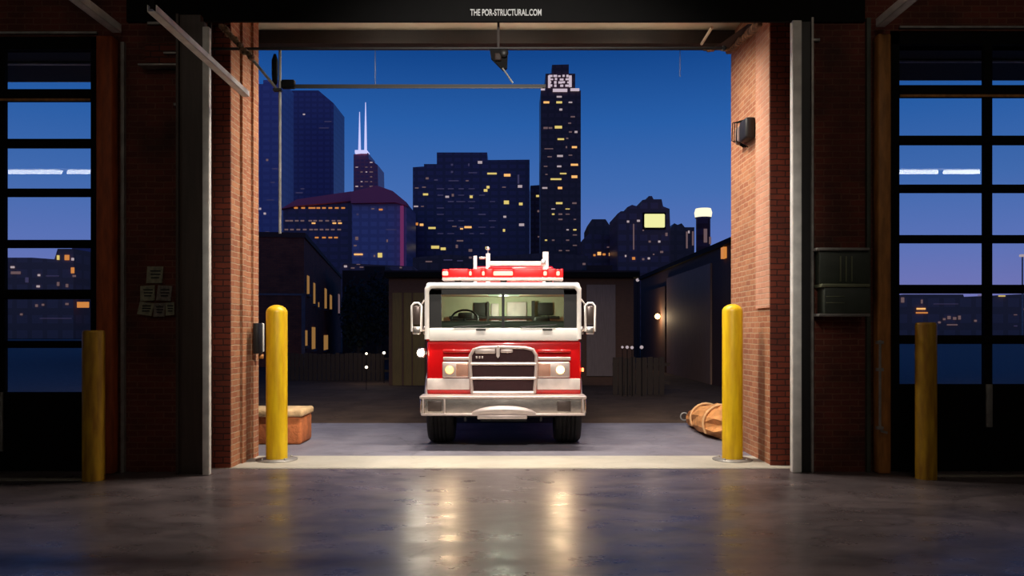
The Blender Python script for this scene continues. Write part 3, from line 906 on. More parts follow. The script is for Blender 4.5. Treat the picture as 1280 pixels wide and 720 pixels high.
# cab
zb, zt = lz(426), lz(362)                    # 1.60 belt line, 2.37 window head
c = MB().bbox(-1.15, 1.17, 0, 1.9, .78, zb, .05, 3)
tp('cab_body', c, 'fire_red')
tp('front_apron', MB().bbox(-1.13, 1.15, .02, .12, .60, .80, .02).box(-1.13, 1.15, 1.3, 1.9, .55, .80), 'fire_red')
for s_ in (-1, 1):
    ar = MB()
    ar.tube([(s_ * 1.16, .62 + .60 * math.cos(a), .52 + .60 * math.sin(a)) for a in [math.radians(q) for q in range(0, 181, 12)]], .035, 8)
    tp('wheel_arch', ar, 'chrome_dull')
tp('windshield_band', MB().bbox(-1.11, 1.13, -.03, .06, zb, lz(410), .02), 'truck_white', label='white band below the windshield')
for px in (601, 684):
    tp('latch', MB().bbox(lx(px - 6), lx(px + 6), -.045, -.02, lz(413), lz(411), .004), 'truck_black')
# white tubular surround
sur = MB()
rr0 = .09
x0, x1, z0, z1 = -1.145, 1.135, lz(424), lz(357)
pts = [(x0, -.01, z0), (x0, -.01, z1 - rr0)] + [(x0 + rr0 - rr0 * math.cos(a), -.01, z1 - rr0 + rr0 * math.sin(a)) for a in [math.radians(q) for q in (20, 45, 70, 90)]]
pts += [(x1 - rr0 + rr0 * math.sin(a), -.01, z1 - rr0 + rr0 * math.cos(a)) for a in [math.radians(q) for q in (0, 20, 45, 70, 90)]] + [(x1, -.01, z0)]
sur.tube(pts, [.036] * 2 + [.045] * (len(pts) - 4) + [.036] * 2, 12)
tp('windshield_surround', sur, 'truck_white', label='rounded white tubular surround')
tp('roof', MB().bbox(-1.16, 1.15, -.03, 1.93, zt + .01, lz(353), .05, 3), 'truck_white')
# black gasket and centre post
gk = MB()
gk.box(-1.11, -.93, .0, .06, lz(410), zt); gk.box(.91, 1.10, 0, .06, lz(410), zt)
gk.box(-1.11, 1.10, 0, .06, lz(368), zt + .02); gk.box(lx(627), lx(630.5), -.012, .06, lz(411), zt)
tp('windshield_gasket', gk, 'truck_black')
for (a, bb) in ((-.93, lx(627)), (lx(630.5), .91)):
    tp('windshield', MB().add([(a, .02, lz(410)), (bb, .02, lz(410)), (bb, .02, lz(368)), (a, .02, lz(368))], [(0, 1, 2, 3)]), 'cab_glass')
for a, bb in ((-.75, -.2), (.25, .8)):
    tp('wiper', MB().tube([(a, -.03, lz(409)), (bb, -.035, lz(406))], .010, 6), 'truck_black')
# cab walls, lined
sd = MB()
for s_ in (-1, 1):
    xo = 1.15 * s_
    for y0, y1 in ((0.0, .14), (.92, 1.04), (1.78, 1.9)):
        sd.box(xo - .04 * s_, xo, y0, y1, zb, zt + .03)
tp('cab_pillar', sd, 'fire_red')
tp('cab_rear_wall', MB().box(-1.13, lx(611, 70), 1.84, 1.9, zb, zt + .02).box(lx(655, 70), 1.13, 1.84, 1.9, zb, zt + .02).box(lx(611, 70), lx(655, 70), 1.84, 1.9, zb, zt + .02), 'cab_lining', label='pale green lining of the cab rear')
tp('headliner', MB().box(-1.10, 1.10, .08, 1.84, zt - .03, zt + .01), 'cab_lining')
for s_ in (-1, 1):
    for y0, y1 in ((.14, .92), (1.04, 1.78)):
        tp('side_window', MB().add([(s_ * 1.14, y0, zb), (s_ * 1.14, y1, zb), (s_ * 1.14, y1, zt), (s_ * 1.14, y0, zt)], [(0, 1, 2, 3)]), 'cab_glass')
    d_ = tp('cab_door', MB().bbox(s_ * 1.15 if s_ > 0 else -1.175, s_ * 1.185 if s_ > 0 else -1.15, 1.06, 1.86, .70, zb, .012), 'fire_red')
    obj('door_handle', L(MB().bbox(s_ * 1.21 - .02, s_ * 1.21 + .02, 1.10, 1.26, 1.38, 1.42, .01)), 'chrome', d_)
for (a, bb, c_, e) in ((590, 610, 378, 396), (671, 690, 378, 394)):
    S = 73.0
    tp('rear_cab_window', MB().bbox(lx(a, S), lx(bb, S), 1.80, 1.84, lz(e, S), lz(c_, S), .01), 'seat_vinyl')
tp('centre_panel', MB().bbox(lx(632, 73), lx(657, 73), 1.79, 1.84, zb, lz(377, 73), .02).bbox(lx(612, 73), lx(622, 73), 1.79, 1.84, zb, lz(379, 73), .02), 'reflective_white')
tp('cab_rail', MB().bbox(-.95, .95, 1.74, 1.80, lz(399, 73), lz(395, 73), .01).box(lx(607, 73), lx(609.5, 73), 1.72, 1.76, zb, lz(377, 73)).box(lx(663, 73), lx(667, 73), 1.72, 1.76, zb, lz(376, 73)), 'seat_vinyl')
tp('dashboard', MB().bbox(-1.08, 1.08, .10, .55, zb, lz(401), .05, 3), 'seat_vinyl')
sw = MB()
sw.tube([(-.62 + .21 * math.cos(a), .62 + .10 * math.sin(a), 1.93 + .15 * math.sin(a)) for a in [math.radians(q) for q in range(0, 360, 20)]], .016, 8, closed=True)
sw.tube([(-.62, .45, 1.75), (-.62, .62, 1.93)], .025, 8); sw.tube([(-.82, .62, 1.93), (-.42, .62, 1.93)], .012, 6)
tp('steering_wheel', sw, 'truck_black')
for cx in (-.62, .62):
    st = tp('seat', MB().bbox(cx - .24, cx + .24, .95, 1.10, zb, 1.93 if cx < 0 else 1.86, .05, 3), 'seat_vinyl')
    obj('headrest', L(MB().bbox(cx - .13, cx + .13, .98, 1.07, 1.9 if cx < 0 else 1.84, 2.05 if cx < 0 else 1.98, .04, 3)), 'seat_vinyl', st)
tp('dome_lamp', MB().bbox(-.25, .25, .7, .9, zt - .06, zt - .03, .01), 'dome_lit')

# grille
gx0, gx1 = lx(588), lx(670)
tp('grille_mesh', MB().box(gx0 + .02, gx1 - .02, -.05, .02, lz(491), lz(436)), 'grille_mesh')
gf = MB()
gf.tube([(gx0 + .03, -.07, lz(491)), (gx0 + .01, -.07, lz(474)), (gx0, -.07, lz(456)), (gx0 + .0, -.07, lz(444)), (gx0 + .05, -.07, lz(437)), (gx0 + .16, -.07, lz(434.5)), (0, -.07, lz(433.5)), (gx1 - .16, -.07, lz(434.5)), (gx1 - .05, -.07, lz(437)), (gx1, -.07, lz(444)),
         (gx1, -.07, lz(456)), (gx1 - .01, -.07, lz(474)), (gx1 - .03, -.07, lz(491))], .026, 10)
gf.tube([(gx0 + .02, -.07, lz(490.5)), (gx1 - .02, -.07, lz(490.5))], .026, 10)
grf = tp('grille_frame', gf, 'chrome_dull', label='chrome grille surround')
for y_ in (454.5, 472.5):
    obj('grille_bar', L(MB().tube([(gx0, -.075, lz(y_)), (gx1, -.075, lz(y_))], .023, 10)), 'chrome_dull', grf)
obj('badge_plate', L(MB().bbox(lx(594), lx(619.5), -.09, -.04, lz(442), lz(435.5), .015)), 'chrome_dull', grf)
obj('badge_plate', L(MB().bbox(lx(625.5), lx(641), -.09, -.04, lz(441), lz(436), .015)), 'chrome_dull', grf)
em = MB().prism([(lx(620.5), lz(445)), (lx(620.5), lz(434)), (lx(622.5), lz(431.5)), (lx(624.5), lz(434)), (lx(624.5), lz(445)), (lx(622.5), lz(447.5))], -.11, -.08)
obj('emblem', L(em), 'chrome_dull', grf, label='chrome shield emblem')
le = MB()
for k, px in enumerate((595, 598.5, 602)):
    le.bbox(lx(px), lx(px + 2), -.09, -.075, lz(448), lz(445), .003)
obj('badge_lettering', L(le), 'chrome_dull', grf)

# headlight clusters
for s_, (a, bb) in ((-1, (553, 587)), (1, (671, 712))):
    hb = tp('headlight', MB().bbox(lx(a), lx(bb), -.055, .01, lz(472), lz(452), .02), 'chrome_dull')
    mid = (a + bb) / 2
    o_out, o_in = (a + 9, bb - 9) if s_ < 0 else (bb - 12, a + 9)
    obj('lit_lamp', L(MB().lathe([(.001, -.035), (.03, -.03), (.055, -.012), (.06, 0), (.001, 0)], (lx(o_out), -.055, lz(462)), 'y', 24)), 'amber_lit' if s_ < 0 else 'amber_bright', hb, label='glowing amber lamp')
    obj('unlit_lamp', L(MB().bbox(lx(o_in) - .09, lx(o_in) + .09, -.075, -.05, lz(470), lz(454), .02)), 'lamp_glass_off', hb)
    obj('upper_trim', L(MB().bbox(lx(a + 1), lx(bb + 1), -.05, .0, lz(450.5), lz(446), .01)), 'chrome_dull', hb)
    obj('brow', L(MB().bbox(lx(a + 1), lx(bb + 1), -.06, .0, lz(440.5), lz(437), .012)), 'fire_red', hb)
    tp('reflective_panel', MB().bbox(lx(534 if s_ < 0 else 671), lx(587 if s_ < 0 else 725), -.03, .01, lz(487), lz(473), .01), 'reflective_white', label='white reflective panel above the bumper')
# bumper (front at y = -.40)
B = 86.0
bx0, bx1 = (525 - 629) / B, (733 - 629) / B
def bz(py): return 1.73 - (py - 415) / B
bp = MB().bbox(bx0 + .06, bx1 - .06, -.40, -.32, bz(519), bz(497), .025, 3)
for s_ in (bx0, bx1):
    q = 1 if s_ > 0 else -1
    bp.bbox(s_ - q * .10, s_, -.38, .05, bz(518), bz(498), .03, 3)
bm = tp('bumper', bp, 'chrome', label='wide chrome front bumper')
obj('tread_plate', L(MB().bbox(bx0, bx1, -.42, .02, bz(498.5), bz(495), .01)), 'chrome_dull', bm)
obj('lower_lip', L(MB().bbox(bx0 + .02, bx1 - .02, -.415, -.39, bz(519.5), bz(516.5), .01)), 'chrome_dull', bm)
for q in (bx0 + .05, bx0 + .36, bx1 - .05):
    obj('bumper_seam', L(MB().bbox(q - .012, q + .012, -.412, -.39, bz(518), bz(498), .004)), 'chrome_dull', bm)
cb_ = MB(); vs = []; fs = []
for i in range(17):
    u = -1 + 2 * i / 16
    h = math.sqrt(max(0, 1 - u * u * .92))
    for j in range(5):
        v = j / 4
        vs.append((.0 + u * .46 + lx(630), -.405 - .05 * h * math.sin(math.pi * (.15 + .7 * v)), bz(518) + v * .13 * h))
for i in range(16):
    for j in range(4):
        q = i * 5 + j
        fs.append((q, q + 5, q + 6, q + 1))
cb_.add(vs, fs, True)
obj('bumper_bulge', L(cb_), 'chrome_dull', bm, label='pale curved plate in the middle of the bumper')
obj('step_plate', L(MB().bbox((597 - 629) / B, (659 - 629) / B, -.43, -.30, bz(523.5), bz(518.5), .01)), 'chrome_dull', bm)
for px in (544, 705):
    obj('fog_lamp', L(MB().bbox((px - 629) / B - .10, (px - 629) / B + .10, -.412, -.39, bz(514), bz(501), .02)), 'mirror_case', bm)
for x_ in (-.55, .55):
    obj('tow_hook', L(MB().tube([(x_, -.30, .52), (x_, -.36, .50), (x_, -.37, .46), (x_, -.32, .44)], .02, 8)), 'truck_black', bm)
# mirrors
for s_, xs in ((-1, (515, 527)), (1, (731, 743))):
    a, bb = lx(xs[0]), lx(xs[1])
    ml = MB()
    z0, z1 = lz(414), lz(379)
    ml.tube([(a, -.05, z0), (a, -.05, z1 - .04), (a + .04, -.05, z1), (bb - .04, -.05, z1), (bb, -.05, z1 - .04), (bb, -.05, z0)], .018, 8, closed=True)
    mr_ = tp('mirror', MB().bbox(a + .015, bb - .015, -.07, -.02, z0 + .10, z1 - .04, .02), 'mirror_case')
    obj('mirror_frame', L(ml), 'truck_white', mr_)
    obj('lower_mirror', L(MB().bbox(a + .01, bb - .01, -.08, -.02, z0 - .05, z0 + .07, .02)), 'chrome', mr_)
    inner = bb if s_ < 0 else a
    obj('mirror_arm', L(MB().tube([(inner, -.05, lz(412)), (s_ * 1.15, 0, lz(414))], .014, 8)), 'chrome', mr_)
    obj('mirror_arm', L(MB().tube([(inner, -.05, lz(381)), (s_ * 1.15, 0, lz(372))], .014, 8)), 'chrome', mr_)
    obj('arm_socket', L(MB().bbox(s_ * 1.17 - .03, s_ * 1.17 + .03, -.03, .03, lz(418), lz(408), .01)), 'chrome', mr_)
# side lamps
sl = tp('side_floodlight', MB().bbox(lx(522), lx(531), -.03, .10, lz(447), lz(435), .02), 'chrome', label='blazing white floodlight on the left cab corner')
obj('flood_lens', L(MB().lathe([(.001, -.05), (.03, -.045), (.052, -.02), (.055, 0), (.001, 0)], (lx(526), -.03, lz(441)), 'y', 20)), 'scene_lit', sl)
obj('flood_bracket', L(MB().box(lx(530), -1.14, .02, .06, lz(443), lz(439))), 'chrome', sl)
tp('side_marker', MB().bbox(lx(727), lx(729.5), .0, .05, lz(464.5), lz(460), .008), 'marker_lit', label='small orange marker lamp')
# light bar (y .35)
Sb = 81.0
def bx(px): return (px - 629) / Sb
def bz2(py): return 1.73 - (py - 415) / Sb
lb = tp('light_bar', MB().bbox(bx(553), bx(703), .22, .50, bz2(351), bz2(347.5), .01), 'chrome_dull', label='long red light bar on the cab roof')
for x_ in (-.7, .0, .7):
    obj('bar_foot', L(MB().box(x_ - .05, x_ + .05, .28, .44, lz(353) - .02, bz2(350.5))), 'truck_black', lb)
segs = [(553, 561, 'bar_hot'), (561, 586, 'bar_red'), (586, 590, 'bar_hot'), (590, 602, 'bar_red'), (602, 606, 'bar_hot'), (606, 616, 'bar_red'), (616, 641, 'bar_hot'), (641, 678, 'bar_red'), (678, 683, 'bar_hot'), (683, 694, 'bar_red'), (694, 699, 'bar_hot'), (699, 703, 'bar_red')]
for a, bb, mt in segs:
    if mt == 'bar_red':
        obj('red_lens', L(MB().bbox(bx(a), bx(bb), .22, .50, bz2(348), bz2(336.5), .02, 3)), mt, lb)
    else:
        obj('red_lens', L(MB().bbox(bx(a), bx(bb), .23, .49, bz2(348), bz2(337), .02, 3)), 'bar_red', lb)
        obj('bright_lens', L(MB().bbox(bx(a) + .005, bx(bb) - .005, .205, .24, bz2(345), bz2(340), .012, 2)), mt, lb, label='bright pinkish flash lens')
obj('upper_lens', L(MB().bbox(bx(610), bx(640), .26, .46, bz2(336.5), bz2(334.5), .006)), 'bar_red', lb)
# roof rack with white posts (y 1.0)
Sr = 76.9
def rx(px): return (px - 629) / Sr
def rz(py): return 1.73 - (py - 415) / Sr
rk = thing('roof_rack', (0, 0, 0))
rk.parent = TR
def rp_(name, mb, mat, lab=None): return obj(name, L(mb), mat, rk, label=lab)
rp_('rack_bar', MB().tube([(rx(609), 1.0, rz(329.5)), (rx(678), 1.0, rz(329.5))], .038, 12), 'truck_white', 'thick white bar above the light bar')
for (px, y0, y1, r_) in ((593, 338, 320, .03), (609, 336, 317, .036), (681, 338, 315, .05)):
    rp_('rack_post', MB().tube([(rx(px), 1.0, lz(353) - .02 if y0 else 0), (rx(px), 1.0, rz(y1))], r_, 12), 'truck_white')
rp_('rack_knob', MB().lathe([(.001, 0), (.03, .01), (.035, .04), (.001, .07)], (rx(609), 1.0, rz(313)), n=12).tube([(rx(609), 1.0, rz(317)), (rx(609), 1.0, rz(312))], .012, 8), 'chrome')
rp_('rack_clamp', MB().bbox(rx(675), rx(681), .94, 1.06, rz(332), rz(325), .01).bbox(rx(598), rx(606), .96, 1.04, rz(324), rz(321), .01), 'chrome')
# pump house and body
tp('pump_panel', MB().bbox(-1.15, 1.15, 2.02, 3.1, .62, 2.45, .02), 'diamond_plate')
tp('pump_house_roof', MB().bbox(rx(590), rx(692), 1.25, 3.1, lz(353), rz(331), .04, 3), 'fire_red')
bd = tp('rear_body', MB().bbox(-1.2, 1.2, 3.15, 8.2, .72, 2.42, .04, 2), 'fire_red')
obj('hose_bed', L(MB().box(-1.15, 1.15, 3.2, 8.1, 2.42, 2.47)), 'diamond_plate', bd)
for s_ in (-1, 1):
    for (y0, y1, z0, z1) in ((3.25, 4.7, .85, 2.25), (4.85, 6.35, 1.25, 2.25), (6.5, 8.1, .85, 2.25)):
        sh = obj('shutter', L(MB().box(s_ * 1.2, s_ * 1.215, y0, y1, z0, z1)), 'chrome_dull', bd)
    obj('side_stripe', L(MB().box(s_ * 1.2, s_ * 1.206, 3.15, 8.2, 2.28, 2.36)), 'reflective_white', bd)
for s_ in (-1, 1):
    for k in range(4):
        gp = MB().lathe([(.001, s_ * 1.15), (.07, s_ * 1.15), (.07, s_ * 1.19), (.001, s_ * 1.19)], (0, 2.25 + k * .22, 1.5), 'x', 14)
        tp('pump_gauge', gp, 'chrome')
tp('rear_step', MB().bbox(-1.15, 1.15, 8.2, 8.6, .5, .56, .01), 'diamond_plate')
for s_ in (-1, 1):
    tp('tail_lamp', MB().bbox(s_ * 1.05 - .06, s_ * 1.05 + .06, 8.2, 8.23, 1.0, 1.3, .01), 'fire_red')

# ================================================================ THE YARD'S FAR SIDE
# brick warehouse on the left: its long side runs away from the corner
C0 = Vector((X(380, 40), 40, 0)); dv = Vector((-.153, 1, 0)).normalized(); uv = Vector((-1, -.153, 0)).normalized()
WH = thing('warehouse', C0, 'dark brick warehouse with narrow lit windows left of the yard', 'building')
H = Z(291, 40)
def quadbox(o, u, a0, a1, v, b0, b1, z0, z1):
    mb = MB()
    pts = [o + u * a0 + v * b0, o + u * a1 + v * b0, o + u * a1 + v * b1, o + u * a0 + v * b1]
    vs = [(p.x, p.y, z0) for p in pts] + [(p.x, p.y, z1) for p in pts]
    return mb.add(vs, [(0, 3, 2, 1), (4, 5, 6, 7), (0, 1, 5, 4), (1, 2, 6, 5), (2, 3, 7, 6), (3, 0, 4, 7)])
obj('wall', quadbox(C0, uv, 0, 9.3, dv, 0, 31, 0, H), 'brick_yard', WH)
obj('parapet', quadbox(C0, uv, -.08, 9.4, dv, -.08, 31, H - .25, H), 'dark_siding', WH)
obj('string_course', quadbox(C0, uv, -.03, 9.3, dv, -.06, 0, Z(369.5, 40), Z(367, 40)), 'stone_trim', WH)
obj('corner_trim', quadbox(C0, uv, -.05, .12, dv, -.06, .1, 0, Z(368, 40)), 'stone_trim', WH)
def hit_side(px, py):
    r = Vector(((px - 640) / F, 1, (HOR - py) / F)); n = Vector((dv.y, -dv.x, 0))
    tt = (C0.dot(n)) / r.dot(n)
    return r * tt + Vector((0, 0, CAM_Z))
for (a, bb, y0, y1, mt) in ((383, 386.5, 345, 368, 'win_amber'), (391, 394, 354, 380, 'win_amber'), (397, 399, 378, 384, 'win_amber'), (405, 408.5, 361, 386, 'win_amber'), (411.5, 415, 369, 387, 'win_amber'), (422, 425, 368, 392, 'win_dim'),
                            (380.5, 384, 413, 432, 'win_amber'), (389, 394, 409, 436, 'win_amber'), (404, 410, 419, 437, 'win_amber')):
    p, q = hit_side(a + .7, y0), hit_side(bb - .9, y0); zt_, zb_ = hit_side((a + bb) / 2, y0).z, hit_side((a + bb) / 2, y1).z
    s0, s1 = (p - C0).dot(dv), (q - C0).dot(dv)
    wi = obj('lit_window', quadbox(C0, -uv, .0, .05, dv, s0, s1, zb_, zt_), mt, WH)
    obj('window_sill', quadbox(C0, -uv, .0, .14, dv, s0 - .15, s1 + .15, zb_ - .14, zb_), 'stone_trim', wi)

# long dark building on the right
RB = thing('side_building', (6.6, 30, 0), 'long dark building running along the right of the yard', 'building')
hz = 4.42
obj('wall', MB().box(6.6, 10.8, 23.4, 41, 0, hz), 'dark_siding', RB)
obj('parapet', MB().box(6.5, 10.9, 23.3, 41.1, hz - .02, hz + .14), 'black_steel', RB)
def dw(px): return 6600 / (px - 640)
obj('pale_cladding', MB().box(6.54, 6.6, dw(890), dw(835), .0, 4.0), 'brown_siding', RB, label='paler brown cladding panel')
obj('wall_panel', MB().box(6.54, 6.6, dw(833), dw(806), .0, 3.7), 'dark_siding', RB)
wi = obj('lit_window', MB().box(6.5, 6.6, dw(908.5), dw(905), Z(323, dw(907)), Z(309, dw(907))), 'win_orange', RB)
for py in range(0):
    pass
wl = thing('yard_lamp', (6.4, dw(827), 2.4), 'small glowing wall lamp on the dark building right of the yard', 'lamp')
ly = dw(827)
obj('lamp_arm', MB().tube([(6.6, ly, 2.55), (6.42, ly, 2.55), (6.42, ly, 2.5)], .02, 6), 'black_steel', wl)
obj('lamp_globe', MB().lathe([(.001, -.13), (.08, -.1), (.13, 0), (.08, .1), (.001, .13)], (6.42, ly, 2.42), n=16), 'street_warm', wl, label='glowing warm globe')

# garage behind the fire engine
GB = thing('garage', (0, 26, 0), 'low dark garage with olive and grey doors behind the fire engine', 'building')
d = 26.0
obj('wall', MB().box(X(486, d), X(792, d), d, d + 6, 0, Z(347, d)), 'dark_siding', GB)
obj('roof_edge', MB().box(X(482, d), X(798, d), d - .3, d + 6.2, Z(347, d), Z(341, d)), 'black_steel', GB)
obj('olive_door', MB().box(X(491, d), X(531, d), d - .08, d, 0, Z(366, d)), 'olive_siding', GB, label='olive brown door')
obj('door_post', MB().box(X(503, d), X(505, d), d - .12, d, 0, Z(366, d)).box(X(515, d), X(516.5, d), d - .12, d, 0, Z(366, d)), 'dark_siding', GB)
obj('grey_door', MB().box(X(733, d), X(769, d), d - .08, d, .3, Z(356, d)), 'grey_siding', GB, label='plain grey door')
# rear block closing the yard
RBk = thing('rear_block', (0, 52, 0), 'wide black block closing the yard below the skyline', 'building')
d = 52.0
obj('wall', MB().box(X(428, d), X(800, d), d, d + 14, 0, Z(338, d)), 'dark_siding', RBk)
obj('rooftop_unit', MB().box(X(452, d), X(478, d), d + 1, d + 4, Z(338, d), Z(331, d)), 'dark_siding', RBk)
obj('rooftop_unit', MB().box(X(735, d), X(768, d), d + 1, d + 6, Z(338, d), Z(330, d)), 'dark_siding', RBk)
# fences at the yard's back
for (a, bb, d, top, nm, lab) in ((766, 838, 22.0, 446, 'wooden_fence', 'low dark wooden fence right of the fire engine'), (352, 486, 28.5, 441, 'wooden_fence', 'low dark wooden fence left of the fire engine')):
    t = thing(nm, (X(a, d), d, 0), lab, 'fence')
    n_ = int((X(bb, d) - X(a, d)) / .16)
    bd_ = MB()
    for k in range(n_):
        x_ = X(a, d) + k * .16
        bd_.box(x_, x_ + .14, d, d + .03, 0, Z(top, d) - R.uniform(0, .05))
    obj('boards', bd_, 'fence_wood', t)
    rl = MB().box(X(a, d), X(bb, d), d + .03, d + .08, .3, .38).box(X(a, d), X(bb, d), d + .03, d + .08, Z(top, d) - .25, Z(top, d) - .17)
    obj('rail', rl, 'fence_wood', t)

def tree(cx, cy, h, cr, lab, seed, trunk=.35):
    rr_ = random.Random(seed)
    t_ = thing('tree', (cx, cy, 0), lab, 'tree', 'dark trees beyond the yard')
    tk = MB().tube([(cx, cy, 0), (cx + .05, cy, h * trunk), (cx - .05, cy, h * .7)], [.14, .1, .04], 8)
    for k in range(5):
        a = rr_.uniform(0, 6.28)
        tk.tube([(cx, cy, h * rr_.uniform(.3, .6)), (cx + cr * .6 * math.cos(a), cy + cr * .6 * math.sin(a), h * rr_.uniform(.6, .85))], [.05, .02], 6)
    obj('trunk', tk, 'bark', t_)
    lf = MB()
    for k in range(1700):
        a = rr_.uniform(0, 6.28); e = math.asin(rr_.uniform(-1, 1)); q = rr_.uniform(.25, 1) ** .5
        q *= 1 + .18 * math.sin(3 * a + seed) * math.cos(2 * e)
        p = Vector((cx + cr * q * math.cos(a) * math.cos(e), cy + cr * q * math.sin(a) * math.cos(e), h * .62 + h * .38 * q * math.sin(e)))
        s_ = rr_.uniform(.06, .14)
        u = Vector((rr_.uniform(-1, 1), rr_.uniform(-1, 1), rr_.uniform(-1, 1))).normalized(); v = u.orthogonal().normalized()
        lf.add([p - u * s_, p + v * s_ * .5, p + u * s_, p - v * s_ * .5], [(0, 1, 2, 3)])
    obj('foliage', lf, 'leaf_dark', t_)
    return t_
tree(X(448, 34), 34, Z(350, 34), .85, 'dark leafy tree next to the brick warehouse corner', 1)
tree(X(473, 38), 38, Z(342, 38), .9, 'dark leafy tree just left of the olive garage door', 2)
# small lamps in the dark
for (px, py, d, mt, r_, lab) in ((458, 442, 27, 'street_white', .04, 'white bulb in the dark left of the fire engine, nearer the warehouse'), (480, 441, 27, 'street_white', .05, 'white bulb in the dark left of the fire engine, nearer the olive door'), (458, 459, 24, 'street_white', .045, 'lowest of the white bulbs in the dark left of the fire engine'),
                             (797, 350, 45, 'win_white', .1, 'small lamp above the roofs right of the grey garage door'), (778, 434, 21.5, 'win_white', .035, 'leftmost of the tiny lamps low over the fence right of the engine'), (784, 434, 21.5, 'win_white', .045, 'second of the tiny lamps low over the fence right of the engine'), (790, 434.5, 21.5, 'win_white', .045, 'third of the tiny lamps low over the fence right of the engine'), (802, 434, 21.5, 'win_white', .05, 'rightmost of the tiny lamps low over the fence right of the engine')):
    p = P(px, py, d)
    t = thing('post_lamp', (p.x, p.y, 0), lab, 'lamp', 'small lamps across the yard')
    obj('lamp_post', MB().tube([(p.x, p.y, 0), (p.x, p.y, p.z - r_)], .009, 6), 'black_steel', t)
    obj('bulb', MB().lathe([(.001, -r_), (r_ * .8, -r_ * .6), (r_, 0), (r_ * .8, r_ * .6), (.001, r_)], (p.x, p.y, p.z), n=12), mt, t)

# ================================================================ THE SKYLINE
def tower(name, outline, d, depth, skin, lab, cat='building', wins=(), grp='skyline buildings', size=(3.2, 2.6)):
    """outline: picture points of the roof line, left to right; the walls go down to the ground"""
    pts = [(X(outline[0][0], d), 0)] + [(X(x, d), Z(y, d)) for x, y in outline] + [(X(outline[-1][0], d), 0)]
    cx = (pts[0][0] + pts[-1][0]) / 2
    t_ = thing(name, (cx, d, 0), lab, cat, grp)
    obj('wall', MB().prism(pts, d, d + depth), skin, t_)
    for w_ in wins:
        px, py, ww, hh, mt = w_
        ww *= .9; hh *= .8
        obj('lit_window', MB().box(X(px - ww / 2, d), X(px + ww / 2, d), d - .25, d + .1, Z(py + hh / 2, d), Z(py - hh / 2, d)), mt, t_)
    return t_

def sprinkle(x0, x1, y0, y1, n, seed, mts, dx=6, dy=7, ww=(2.2, 5), hh=(1.0, 1.9)):
    rr_ = random.Random(seed); o = []
    cells = [(x0 + i * dx, y0 + j * dy) for i in range(max(1, int((x1 - x0) / dx))) for j in range(max(1, int((y1 - y0) / dy)))]
    rr_.shuffle(cells)
    for (cx, cy) in cells[:n]:
        o.append((cx + dx / 2, cy + dy / 2, rr_.uniform(*ww), rr_.uniform(*hh), rr_.choice(mts)))
    return o

tower('glass_tower', [(356, 113), (398, 113), (417, 129)], 620, 40, 'skin_navy', 'tall dark blue tower with a chamfered roof, behind the left hanging pole', wins=[(380, 143, 3, 2, 'win_white'), (374, 241, 10, 1.5, 'win_faint'), (410, 152, 10, 1.2, 'win_faint'), (378, 236, 5, 1.5, 'win_faint'), (405, 160, 14, 1, 'win_faint')])
tower('slim_tower', [(320, 105), (329, 105), (329, 100), (352, 100)], 540, 30, 'skin_haze', 'hazy blue tower squeezed between the left brick return and the hanging pole',
      wins=[(334, 200, 3, 3, 'win_dim'), (344, 211, 8, 1.5, 'win_faint'), (338, 250, 10, 1, 'win_faint'), (325, 261, 3, 3, 'win_white'), (331, 267, 3, 3, 'win_white'), (334, 290, 6, 2, 'win_faint'), (341, 228, 6, 1.2, 'win_faint')])
at = tower('antenna_tower', [(442, 193), (460, 191), (461, 199), (466, 202), (472, 206), (473, 245)], 900, 45, 'skin_rose', 'reddish tower with two glowing white antennas on its roof', wins=sprinkle(443, 472, 200, 240, 14, 4, ['win_dim', 'win_dim', 'win_white'], 6, 6, (2, 5), (1, 1.8)))
for px, y0 in ((449.5, 140), (457, 128)):
    m_ = obj('antenna', MB().tube([P(px, 192, 905), P(px, y0 + 30, 905), P(px, y0, 905)], [1.6, 1.1, .4], 8), 'mast_lit', at, label='glowing white antenna')
obj('antenna_base', MB().box(X(444, 900), X(459, 900), 898, 915, Z(192, 900), Z(188, 900)), 'mast_lit', at)
t = tower('rose_roof_block', [(354, 262), (372, 250), (412, 243), (440, 240), (440, 262)], 420, 40, 'skin_dark', 'broad office block with rows of orange windows and a rose roof, left half',
      wins=[(x, y, w_, h_, m_) for (y, xs, m_) in ((260, (370, 379, 388, 392, 398, 405, 413, 421, 429), 'win_orange'), (276, (359, 364, 371, 378, 388, 394, 401, 409, 417, 424), 'win_dim'), (279, (392, 418, 425), 'win_warm'), (287, (358, 365, 373, 381, 389, 395, 402, 409, 416, 424), 'win_dim'), (297, (396, 405, 413, 420), 'win_orange')) for x in xs for (w_, h_) in ((5, 2.2),)])
obj('roof', MB().prism([(X(352, 419), Z(262, 419)), (X(372, 419), Z(250, 419)), (X(440, 419), Z(240, 419)), (X(440, 419), Z(252, 419)), (X(372, 419), Z(258, 419))], 417, 424), 'roof_rose', t, label='rose lit sloping roof edge')
t = tower('rose_roof_block', [(440, 241), (472, 233), (492, 240), (508, 253)], 410, 40, 'skin_blue', 'blue glass office block with a rose roof and a rose neon corner, right half',
      wins=[(447, 268, 3, 3, 'win_faint'), (448, 318, 12, 2.5, 'win_warm'), (446, 298, 4, 5, 'win_dim'), (444, 307, 4, 2, 'win_dim'), (475, 319, 6, 7, 'win_yellow'), (468, 320, 2, 3, 'win_dim'), (476, 262, 5, 2.4, 'win_orange'), (466, 261, 4, 1.5, 'win_dim'), (484, 301, 2, 4, 'win_dim'), (489, 287, 14, 1, 'win_faint')])
